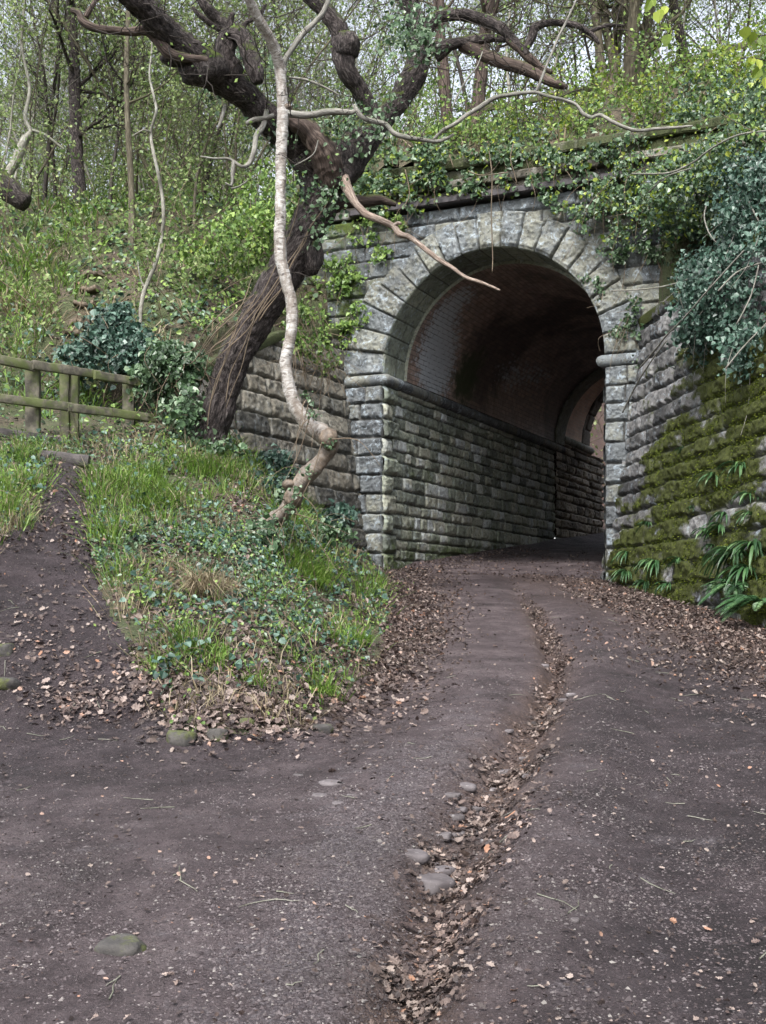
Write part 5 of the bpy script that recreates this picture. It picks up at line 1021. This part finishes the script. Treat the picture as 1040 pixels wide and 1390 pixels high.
# bare twigs hanging across the right wall
e = empty('bare_briar', Pt(900, 230, 15), 'pale bare briar stems arching across the growth right of the arch', 'briar'); m = MB()
for k, pts in enumerate(([(858, 236, 16), (906, 235, 15.4), (940, 221, 15), (957, 208, 14.8), (975, 196, 14.6), (1007, 182, 14.3), (1060, 176, 14)], [(868, 500, 15.6), (890, 474, 15), (905, 455, 14.6), (930, 430, 14.2), (960, 395, 13.8), (1010, 340, 13.4)],
    [(845, 560, 15.6), (865, 520, 15.2), (884, 490, 14.8), (905, 462, 14.5)], [(830, 395, 15.6), (880, 392, 15.4), (920, 384, 15), (960, 368, 14.6), (1000, 350, 14.2)], [(960, 275, 14.6), (956, 295, 14.5), (965, 320, 14.4), (985, 340, 14.3), (1010, 350, 14.)],
    [(1000, 245, 14.3), (1015, 270, 14.2), (1030, 300, 14.1), (1050, 320, 14)], [(975, 395, 13.5), (1000, 370, 13.5), (1030, 358, 13.4), (1060, 350, 13.4)], [(985, 500, 13.), (1010, 470, 13), (1050, 430, 13)], [(1000, 440, 13), (1020, 400, 13), (1030, 360, 13)], [(880, 262, 15.8), (905, 240, 15.3), (940, 228, 15)])):
    limb(m, [(a, b, c, 1.5-.1*k % .5) for a, b, c in pts], 600+k, 5, .06, 0); part(m, 'stem', M['grey_twig'], e); m = MB()
e2 = None
e = empty('creeper', Pt(690, 240, 18.6), 'thin creeper stems dangling over the crown of the arch', 'creeper'); m = MB()
for k, pts in enumerate(([(664, 205, 18.3), (668, 240, 18.2), (667, 290, 18.2), (669, 350, 18.2), (668, 370, 18.2)], [(697, 195, 18.2), (693, 215, 18.2), (698, 235, 18.2), (702, 250, 18.2)], [(636, 232, 18.4), (655, 238, 18.3), (690, 234, 18.2)], [(610, 210, 18.4), (616, 228, 18.4)], [(550, 230, 18.5), (556, 262, 18.5), (549, 280, 18.5)])):
    m = MB(); limb(m, [(a, b, c, .8) for a, b, c in pts], 700+k, 4, .06, 0); part(m, 'stem', M['tan_stem'], e)
# near hazel sprays hanging in from the top right
def spray(label, pts, lvs, seed):
    r_ = np.random.default_rng(seed); e = empty('leafy_spray', Pt(*pts[0][:3]), label, 'branch'); m = MB(); limb(m, [(*p, .9) for p in pts], seed, 5, .05, 0); part(m, 'stem', M['dark_twig'], e)
    m = MB(); P = np.array([Pt(a+r_.normal(0, 1), b, 7.4+r_.normal(0, .05)) for a, b in lvs]); n = len(P)
    leaves(m, P, norm(r_.normal(0, .5, (n, 3))+np.array([0, 0, -.7])), np.array([0, -1, .6])+r_.normal(0, .4, (n, 3)), r_.uniform(.05, .085, n), .42, .5, .1, .15, r_); part(m, 'foliage', M['lime'], e, False)
spray('spray of large bright leaves hanging in at the upper right edge', [(1080, 20, 7.4), (1050, 45, 7.4), (1020, 48, 7.4), (1004, 42, 7.4)], [(1006, 38), (1012, 50), (1018, 44), (1022, 52), (1032, 50), (1004, 46), (1040, 48), (1014, 36), (1026, 42), (1036, 58)], 801)
spray('second lower spray of bright leaves at the upper right edge', [(1090, 100, 7.4), (1050, 85, 7.4), (1020, 78, 7.4), (1005, 80, 7.4)], [(1006, 78), (1014, 84), (1024, 76), (1034, 92), (1040, 98), (1010, 72), (1028, 80), (1038, 105)], 802)
spray('spray of bright leaves hanging from the top edge above the railing', [(870, -60, 7.4), (885, -20, 7.4), (900, 10, 7.4), (908, 38, 7.4)], [(886, -2), (897, 12), (904, 8), (896, 34), (906, 40), (910, 46), (902, 30), (883, 0), (914, 42)], 803)
def on_wing_many(px, py):
    a = (px-CX)/F; b = (HY-py)/F; n = len(a); Mx = np.zeros((n, 3, 3)); o = np.ones(n)
    Mx[:, 0, 0] = DR[0]; Mx[:, 0, 1] = U2[0]*.142; Mx[:, 0, 2] = -a; Mx[:, 1, 0] = DR[1]; Mx[:, 1, 1] = U2[1]*.142; Mx[:, 1, 2] = -1; Mx[:, 2, 1] = 1; Mx[:, 2, 2] = -b
    rhs = np.array([-BR[0]+2*U2[0]*.142, -BR[1]+2*U2[1]*.142, EYE]); s_ = np.linalg.solve(Mx, np.broadcast_to(rhs, (n, 3))[..., None])[..., 0]
    return np.stack([a*s_[:, 2], s_[:, 2], s_[:, 1]], -1)
# ---- ferns on the mossy wall
def strap_fern(rng, n, L):
    m = MB()
    for k in range(n):
        a = math.pi+rng.uniform(-1.9, 1.9); d = np.array([math.cos(a)*.6-.15, math.sin(a)*.9-.1, rng.uniform(.3, 1.)]); pts = [np.zeros(3)]; l = L*rng.uniform(.6, 1.1)
        for i in range(8): d = norm(d+np.array([0, 0, -.26])); pts.append(pts[-1]+d*l/8)
        P = np.array(pts); T = norm(np.gradient(P, axis=0)); s = norm(np.cross(T, np.array([0, 0, 1.]))); wd = (.026*l/.35)*np.array([.35, .75, .95, 1, 1, .95, .8, .5, .08])[:, None]*.55; n_ = np.cross(s, T); ru = .003*np.sin(np.arange(9)*2.)[:, None]
        V = np.stack([P-s*wd+n_*(.008+ru), P, P+s*wd+n_*(.008-ru)], 1); i = np.arange(8)[:, None]*3
        m.add(V, np.concatenate([i+[[0, 1, 4, 3]], i+[[1, 2, 5, 4]]]), tone=np.full(27, rng.random()))
    return m
def feather_fern(rng, n, L):
    m = MB()
    for k in range(n):
        a = math.pi+rng.uniform(-1.7, 1.7); d = np.array([math.cos(a)*.8, math.sin(a)*.8-.1, rng.uniform(.3, .8)]); pts = [np.zeros(3)]; l = L*rng.uniform(.7, 1.1)
        for i in range(16): d = norm(d+np.array([0, 0, -.09])); pts.append(pts[-1]+d*l/16)
        P = np.array(pts); T = norm(np.gradient(P, axis=0)); s = norm(np.cross(T, np.array([0, 0, 1.]))); nn = np.cross(s, T); tube(m, P, np.linspace(.004, .0015, 17), 4, False, tone=.1)
        for sg in (-1, 1):
            f = np.repeat(np.arange(2, 17), 2)+np.tile([0, -.5], 15); i0 = np.floor(f).astype(int).clip(0, 15); q = P[i0]+(P[i0+1]-P[i0])*(f-i0)[:, None]; wl = l*.17*np.sin(np.clip((f-1)/16, .05, .97)*math.pi)**.8
            leaves(m, q, s[i0]*sg+T[i0]*.45+np.array([0, 0, -.15]), nn[i0]+rng.normal(0, .3, (len(f), 3)), wl, .12, .07, .02, .05, rng, np.full(len(f), rng.random()))
    return m
FS = [('hart_tongue_fern', q, l) for q, l in [
    ((858, 752, .26, 9), 'dark strap leaved fern at the left foot of the mossy wall, nearest the pier'), ((857, 778, .3, 11), 'strap leaved fern on the ground line just below the fern nearest the pier'), ((897, 765, .34, 12), 'bushy strap leaved fern, second clump along the wall foot from the pier'),
    ((882, 792, .24, 8), 'low strap leaved fern between the first two wall foot clumps'), ((886, 712, .18, 5), 'small fern high on the moss above the wall foot clumps'), ((930, 762, .2, 6), 'small pale fern in bare moss mid way along the wall foot'), ((915, 795, .22, 7), 'small fern on the leaf litter edge below the bare moss'),
    ((978, 648, .26, 8), 'upper fern on the right wall, left one of the high pair'), ((1012, 634, .24, 8), 'upper fern on the right wall, right one of the high pair'), ((1024, 672, .22, 6), 'small fern right under the high pair'), ((1030, 700, .24, 7), 'fern at the right edge just above the big fern bank'),
    ((985, 716, .28, 8), 'drooping fern left of the big fern bank'), ((966, 722, .2, 6), 'tiny fern left of the drooping fern'), ((975, 742, .14, 4), 'tiny fern below the drooping fern'), ((1005, 752, .4, 13), 'large strap leaved fern in the middle of the big fern bank'),
    ((1032, 742, .38, 12), 'large strap leaved fern at the right of the big fern bank'), ((1022, 775, .36, 10), 'lowest strap leaved fern of the big fern bank'), ((992, 700, .2, 5), 'small fern above the drooping fern'), ((948, 690, .12, 4), 'tiny fern alone in the middle of the moss'), ((935, 610, .12, 5), 'little rosette of fern high up the wall near the pier side')]]
for nm, (px, py, L, n), lb in FS:
    p = on_wing(px, py)+WN*.05; mm = strap_fern(rg, int(n*1.8)+4, L*1.15); o = mm.build(nm, M['fern'], None, True); o.location = Vector(p); o.rotation_euler = (0, 0, rg.uniform(-.3, .3)); tag(o, lb, 'fern', 'ferns growing on the mossy wing wall')
for px, py, L, n, lb in ((1008, 800, .46, 9, 'feathery fern low on the wall, left one at the right edge'), (1046, 822, .5, 9, 'feathery fern in the lower right corner of the wall'), (985, 798, .3, 6, 'small feathery fern beside the feathery pair')):
    p = on_wing(px, py)+WN*.06; mm = feather_fern(rg, n+5, L*1.05); o = mm.build('feathery_fern', M['fern'], None, False); o.location = Vector(p); tag(o, lb, 'fern', 'ferns growing on the mossy wing wall')
for px, py, L, n, lb in ((313, 886, .2, 5, 'little feathery fern in the dead leaves of the near bank'),):
    Y_ = 8.15; q = Pt(px, py, Y_); q[2] = float(ground_z(q[:1], q[1:2])[0])+.02; mm = feather_fern(rg, n, L*1.2); o = mm.build('feathery_fern', M['grass'], None, False); o.location = Vector(q); tag(o, lb, 'fern')
# moss cushions standing off the wall and small plants in it
n = 42000; a = rg.uniform(835, 1060, n*2); b = rg.uniform(480, 860, n*2); cand = on_wing_many(a, b); T_ = (cand[:, :2]-BR)@DR
mv = rmoss(T_, cand[:, 2], cand); ok = (rg.random(n*2) < sst(.5, .8, mv)) & (T_ > .2) & (cand[:, 2] > .9); q = cand[ok][:n]+WN*rg.uniform(.03, .075, (min(n, ok.sum()), 1))
m = MB(); k = len(q); leaves(m, q, rg.normal(0, .5, (k, 3))+WN*.6, rg.normal(0, 1, (k, 3))+np.array([0, 0, .8]), rg.uniform(.008, .024, k), .3, .3, .05, .05, rg); tag(m.build('moss', M['moss'], None, False), 'moss cushions on the right wing wall', None, None, 'stuff')
# ================================================================ FENCE, STEPS, LOG, STONES
fe = empty('wooden_fence', Pt(95, 590, 13.9), 'green stained timber post and rail fence at the head of the left path', 'fence')
def beam(mb, P, w, h, seed, step=.05):
    P, _ = resample(P, [1]*len(P), step); T = norm(np.gradient(P, axis=0)); up = np.array([0, 0, 1.]) if abs(T[0, 2]) < .8 else np.array([0, 1., 0]); s = norm(np.cross(T, up)); u_ = np.cross(s, T)
    c = np.array([(-1, -.8), (-.8, -1), (.8, -1), (1, -.8), (1, .8), (.8, 1), (-.8, 1), (-1, .8), (-1, -.8)]); V = P[:, None]+s[:, None]*c[None, :, :1]*w/2+u_[:, None]*c[None, :, 1:]*h/2
    V = V+.009*np.stack([fbm(V*6+seed+j, 3, seed+j) for j in range(3)], -1); V[:, -1] = V[:, 0]; sheet(mb, V)
    for r_, f in ((V[0], 0), (V[-1], 1)): mb.add(np.concatenate([r_[:8], r_[:8].mean(0)[None]]), None, [[i, (i+1) % 8, 8] for i in range(8)])
for k, (pts, dk) in enumerate(([[(-40, 478, 13.1), (20, 488, 13.35), (47, 495, 13.5)], 0], [[(44, 491, 13.45), (90, 498, 13.75), (135, 505, 14.05)], 0], [[(128, 505, 13.95), (165, 511, 14.2), (200, 517, 14.4)], 0], [[(-40, 530, 13.1), (20, 539, 13.35), (96, 549, 13.75)], 0], [[(92, 549, 13.7), (150, 556, 14.05), (212, 564, 14.4)], 0])):
    m = MB(); beam(m, [Pt(a, b+4, c-.06) for a, b, c in pts], .045, .095, k+3); part(m, 'rail', M['timber'], fe)
m = MB(); beam(m, [Pt(-40, 582, 13.2), Pt(20, 590, 13.4), Pt(88, 600, 13.6)], .05, .09, 9); part(m, 'kick_board', M['timber_dark'], fe)
for x, y, Y, w, top, mt in ((45, 600, 13.55, .15, 492, 'timber'), (88, 600, 13.85, .10, 497, 'timber'), (101, 600, 13.9, .10, 498, 'timber'), (175, 598, 14.3, .13, 515, 'timber')):
    a, b = Pt(x, y, Y), Pt(x, top, Y); m = MB(); beam(m, [a, (a+b)/2, b], w, w*.8, int(x)); part(m, 'post', M[mt], fe)
m = MB() if False else MB(); c = Pt(102, 523, 13.78); V = np.array([c+np.array([x, y, z]) for z in (-.07, .07) for x, y in ((-.045, 0), (.045, 0), (.045, .006), (-.045, .006))]); m.add(V, [[0, 1, 5, 4], [1, 2, 6, 5], [2, 3, 7, 6], [3, 0, 4, 7], [4, 5, 6, 7], [3, 2, 1, 0]])
def log_thing(name, label, cat, a, b, w, h, mat, seed):
    e = empty(name, (a+b)/2, label, cat); m = MB(); beam(m, [a, (a+b)/2, b], w, h, seed, .03); part(m, 'body', mat, e); return e
m = MB(); a, b = Pt(56, 621, 12.05), Pt(121, 628, 12.1); beam(m, [a, (a+b)/2+[0, 0, .01], b], .2, .12, 31, .03); tag(m.build('step_log', M['timber_dark'], None, True), 'dark squared log forming a step at the top of the left path', 'log')
def stone_obj(name, p, rx, ry, rz, seed, mat, label, cat='stone', group=None, sink=.25):
    th = np.linspace(0, math.pi, 16); ph = np.linspace(0, 2*math.pi, 26); A, B = np.meshgrid(th, ph, indexing='ij'); n = np.stack([np.sin(A)*np.cos(B), np.sin(A)*np.sin(B), np.cos(A)], -1)
    q = np.sign(n)*np.abs(n)**.75; d = 1+.28*fbm(n*1.3+seed*1.7, 3, seed)+.06*fbm(n*5+seed, 3, seed+1); V = q*d[..., None]*np.array([rx, ry, rz])*[1, 1, 1]; V[..., 2] = np.minimum(V[..., 2], rz*.8+.1*rz*fbm(n*3, 2, seed)); V[:, -1] = V[:, 0]
    m = MB(); sheet(m, V, flip=True); o = m.build(name, mat); o.location = Vector((p[0], p[1], p[2]+rz*(.5-sink))); o.rotation_euler = (rg.uniform(-.12, .12), rg.uniform(-.12, .12), rg.uniform(-.5, .5)); return tag(o, label, cat, group)
def gpt(px, py):
    y = yplane(py)
    for _ in range(12):
        x = (px-CX)/F*y; z = float(ground_z(np.array([x]), np.array([y]))[0]); y = y+((py-(HY-F*(z-EYE)/y)))*-y*y/(F*EYE)*.6
    return np.array([(px-CX)/F*y, y, float(ground_z(np.array([(px-CX)/F*y]), np.array([y]))[0])])
CB = [(590, 1206, 29, 'largest flat cobble at the lower end of the gully'), (598, 1187, 18, 'cobble touching the upper side of the largest one'), (565, 1166, 18, 'long cobble left of and above the largest one'), (601, 1138, 13, 'cobble half way down the row, at the left rim of the gully'), (621, 1134, 10, 'brownish cobble sunk in leaves beside the left rim cobble'), (642, 1130, 8, 'small sunken cobble in the middle of the gully leaves'), (661, 1145, 10, 'low cobble at the right of the gully leaves'),
      (620, 1112, 12, 'thin cobble just under the tight group of four'), (625, 1101, 9, 'rounded pale cobble, lowest of the tight group'), (648, 1100, 11, 'brown cobble, right one of the tight group'), (614, 1083, 12, 'pale cobble, left one of the tight group'), (635, 1071, 13, 'pale cobble, top one of the tight group'), (669, 1073, 6, 'pinkish cobble at the top of the leaf drift'), (685, 1050, 9, 'grey cobble half sunk above the leaf drift'),
      (718, 1056, 9, 'dark cobble against the right side of the gully'), (710, 1031, 6, 'small pale cobble further up the gully'), (740, 1029, 7, 'light cobble at the right rim further up the gully'), (672, 1036, 5, 'tiny cobble left of the upper gully'), (690, 994, 7, 'cobble at the left of the upper leaves'), (775, 945, 8, 'pale slab near the bend of the gully'), (765, 952, 7, 'second pale slab near the bend of the gully'), (590, 1174, 6, 'little pebble above the two big cobbles'), (780, 1250, 7, 'lone white stone on the right of the path'), (740, 905, 6, 'small stone in the narrow upper gully')]
for i, (px, py, r, lb) in enumerate(CB):
    p = gpt(px, py); rr = r/F*p[1]; stone_obj('cobble', p, rr, rr*.85, rr*.5, 40+i, M['rock'], lb, 'stone', 'cobbles bedded in the gully', .2)
for i, (px, py, r, h, lb) in enumerate([(246, 1006, 20, .55, 'mossy kerb stone at the toe of the bank, left one of a pair'), (294, 1000, 15, .6, 'mossy kerb stone at the toe of the bank, right one of a pair'), (336, 982, 10, .6, 'small moss topped stone on the toe of the bank'), (437, 992, 15, .45, 'brown stone at the right end of the bank toe'), (4, 886, 16, .6, 'dark rock on the left path at the edge of the photo'), (6, 930, 20, .4, 'flatter dark rock below the first at the left edge'), (165, 1288, 34, .5, 'large rock half buried in the near path, lower left'), (118, 692, 8, .6, 'small dark stone at the right rim of the climbing path'), (268, 812, 7, .6, 'moss covered stone in the bank leaves'), (375, 940, 10, .4, 'pale flat stone lying on the bank')]):
    p = gpt(px, py); rr = r/F*p[1]; stone_obj('rock', p, rr, rr*.8, rr*h*1.3, 80+i, M['mossrock'], lb, 'rock', None, .35 if i != 6 else .72)
for i, (px, py, r) in enumerate([(450, 1063, 17), (478, 1079, 8), (405, 1052, 8), (435, 1080, 12), (460, 1090, 9)]):
    p = gpt(px, py); rr = r/F*p[1]; stone_obj('flat_stone', p, rr, rr*.7, rr*.3, 120+i, M['rock'], ['broad flat stone bedded in the path below the bank', 'little round stone beside the broad flat one', 'small stone nearest the bank toe', 'worn stone flush with the path, left of the round one', 'lowest of the flush stones'][i], 'stone', 'flat stones flush with the path', .75)
# earth steps climbing the slope
for i, (px, py, Y, w) in enumerate([(94, 479, 16.1, 15), (101, 459, 16.75, 16), (110, 440, 17.3, 15), (117, 422, 17.8, 15), (123, 406, 18.2, 14), (128, 389, 18.6, 14)]):
    a, b = Pt(px-w, py, Y), Pt(px+w, py-1, Y); gz = float(ground_z(np.array([(a[0]+b[0])/2]), np.array([Y]))[0]); a[2] = gz+.04+rg.normal(0, .015); b[2] = gz+.04+rg.normal(0, .015); m = MB(); beam(m, [a, (a+b)/2+[0, rg.normal(0, .06), -.03], b], .34, .07, 60+i, .04); o = m.build('step_board', M['earth_step']); tag(o, ['lowest', 'second', 'third', 'fourth', 'fifth', 'topmost'][i]+' earthy step in the flight up the grassy slope', 'step', 'steps climbing the slope')
# tussocks
def tussock(px, py, n, H, mat, label, spread=1.):
    p = gpt(px, py) if py > 640 else None; q = p+np.stack([rg.normal(0, .035, n), rg.normal(0, .035, n), np.zeros(n)], -1); a = rg.uniform(0, 6.28, n); l = rg.uniform(.2, 1.1, n)*spread
    m = MB(); blades(m, q, rg.uniform(.6, 1.1, n)*H, np.stack([np.cos(a)*l, np.sin(a)*l-.15, -.35*l*l], -1), .0035, rg, None, .7); o = m.build('grass_tussock', M[mat], None, False, origin=p); tag(o, label, 'grass tuft')
tussock(270, 812, 420, .34, 'straw', 'bleached straw tussock drooping in the middle of the near bank', 1.2); tussock(300, 806, 120, .3, 'straw', 'thinner straw tuft right of the bleached tussock', 1.2)
tussock(428, 788, 260, .17, 'grass', 'vivid green grass tuft low on the bank near the tunnel'); tussock(494, 872+0, 130, .12, 'grass', 'small vivid grass tuft at the leaf drift edge'); tussock(217, 905, 140, .13, 'grass', 'green grass tuft on the left shoulder of the bank'); tussock(458, 868, 160, .14, 'grass', 'green grass tuft in the leaves right of the bank'); tussock(437, 945, 150, .13, 'grass', 'green grass tuft by the brown stone at the bank toe'); tussock(340, 930, 120, .11, 'grass', 'short grass tuft in the dead leaves above the bank toe')
# railing on the bank top
rf = empty('wooden_railing', Pt(850, 120, 25), 'old post and rail fence along the top of the bank, upper right', 'fence')
for k, pts in enumerate(([(640, 150, 25), (760, 128, 25), (850, 108, 25), (960, 74, 25), (1080, 40, 25)], [(640, 172, 25), (760, 158, 25), (850, 140, 25), (960, 112, 25), (1080, 85, 25)])):
    for (a, b) in zip(pts[:-1], pts[1:]): m = MB(); A_, B_ = Pt(*a), Pt(*b); beam(m, [A_, (A_+B_)/2+[0, 0, -.02], B_], .06, .12, k*5+int(a[0]), .15); part(m, 'rail', M['timber'], rf)
for x, y in ((640, 145), (760, 122), (850, 102), (960, 68), (1080, 34)): a, b = Pt(x, y-4, 25.06), Pt(x, y+85, 25.06); m = MB(); beam(m, [b, (a+b)/2, a], .12, .12, x, .15); part(m, 'post', M['timber'], rf)
# ================================================================ CAMERA, SKY, LIGHT
cam = bpy.data.cameras.new('camera'); co = bpy.data.objects.new('camera', cam); COL.objects.link(co); S.camera = co
cam.sensor_fit = 'VERTICAL'; cam.sensor_height = 36; cam.sensor_width = 36; cam.lens = F/1390*36; cam.shift_y = (HY-695)/1390; cam.clip_end = 1500; cam.clip_start = .05
co.location = (0, 0, EYE); co.rotation_euler = (math.radians(90), 0, 0)
w = bpy.data.worlds.new('World'); S.world = w; w.use_nodes = True; nt = w.node_tree; bg = nt.nodes['Background']
sk = nt.nodes.new('ShaderNodeTexSky'); sk.sky_type = 'NISHITA'; sk.sun_disc = False; sk.sun_elevation = math.radians(52); sk.sun_rotation = math.radians(200); sk.air_density = 1.; sk.dust_density = 3.; sk.ozone_density = 1.
hs = nt.nodes.new('ShaderNodeHueSaturation'); hs.inputs['Saturation'].default_value = .36; hs.inputs['Value'].default_value = 1.
nt.links.new(sk.outputs[0], hs.inputs['Color']); nt.links.new(hs.outputs[0], bg.inputs[0]); bg.inputs[1].default_value = .135
sl = bpy.data.lights.new('sun', 'SUN'); so = bpy.data.objects.new('sun', sl); COL.objects.link(so); sl.energy = 1.5; sl.angle = math.radians(12); sl.color = (1, .98, .95)
az = math.radians(200); el = math.radians(52)
d = Vector((math.sin(az)*math.cos(el), math.cos(az)*math.cos(el), math.sin(el))); so.rotation_euler = d.to_track_quat('Z', 'Y').to_euler(); so.location = (0, 0, 30)
S.view_settings.view_transform = 'Standard'; S.view_settings.look = 'None'; S.view_settings.gamma = 1; S.view_settings.exposure = 1.7; S.view_settings.use_curve_mapping = False
c = S.cycles; c.max_bounces = 7; c.diffuse_bounces = 6; c.glossy_bounces = 2; c.transmission_bounces = 3; c.transparent_max_bounces = 4; c.use_adaptive_sampling = True; c.adaptive_threshold = .02
c.sample_clamp_indirect = 6; c.caustics_reflective = False; c.caustics_refractive = False
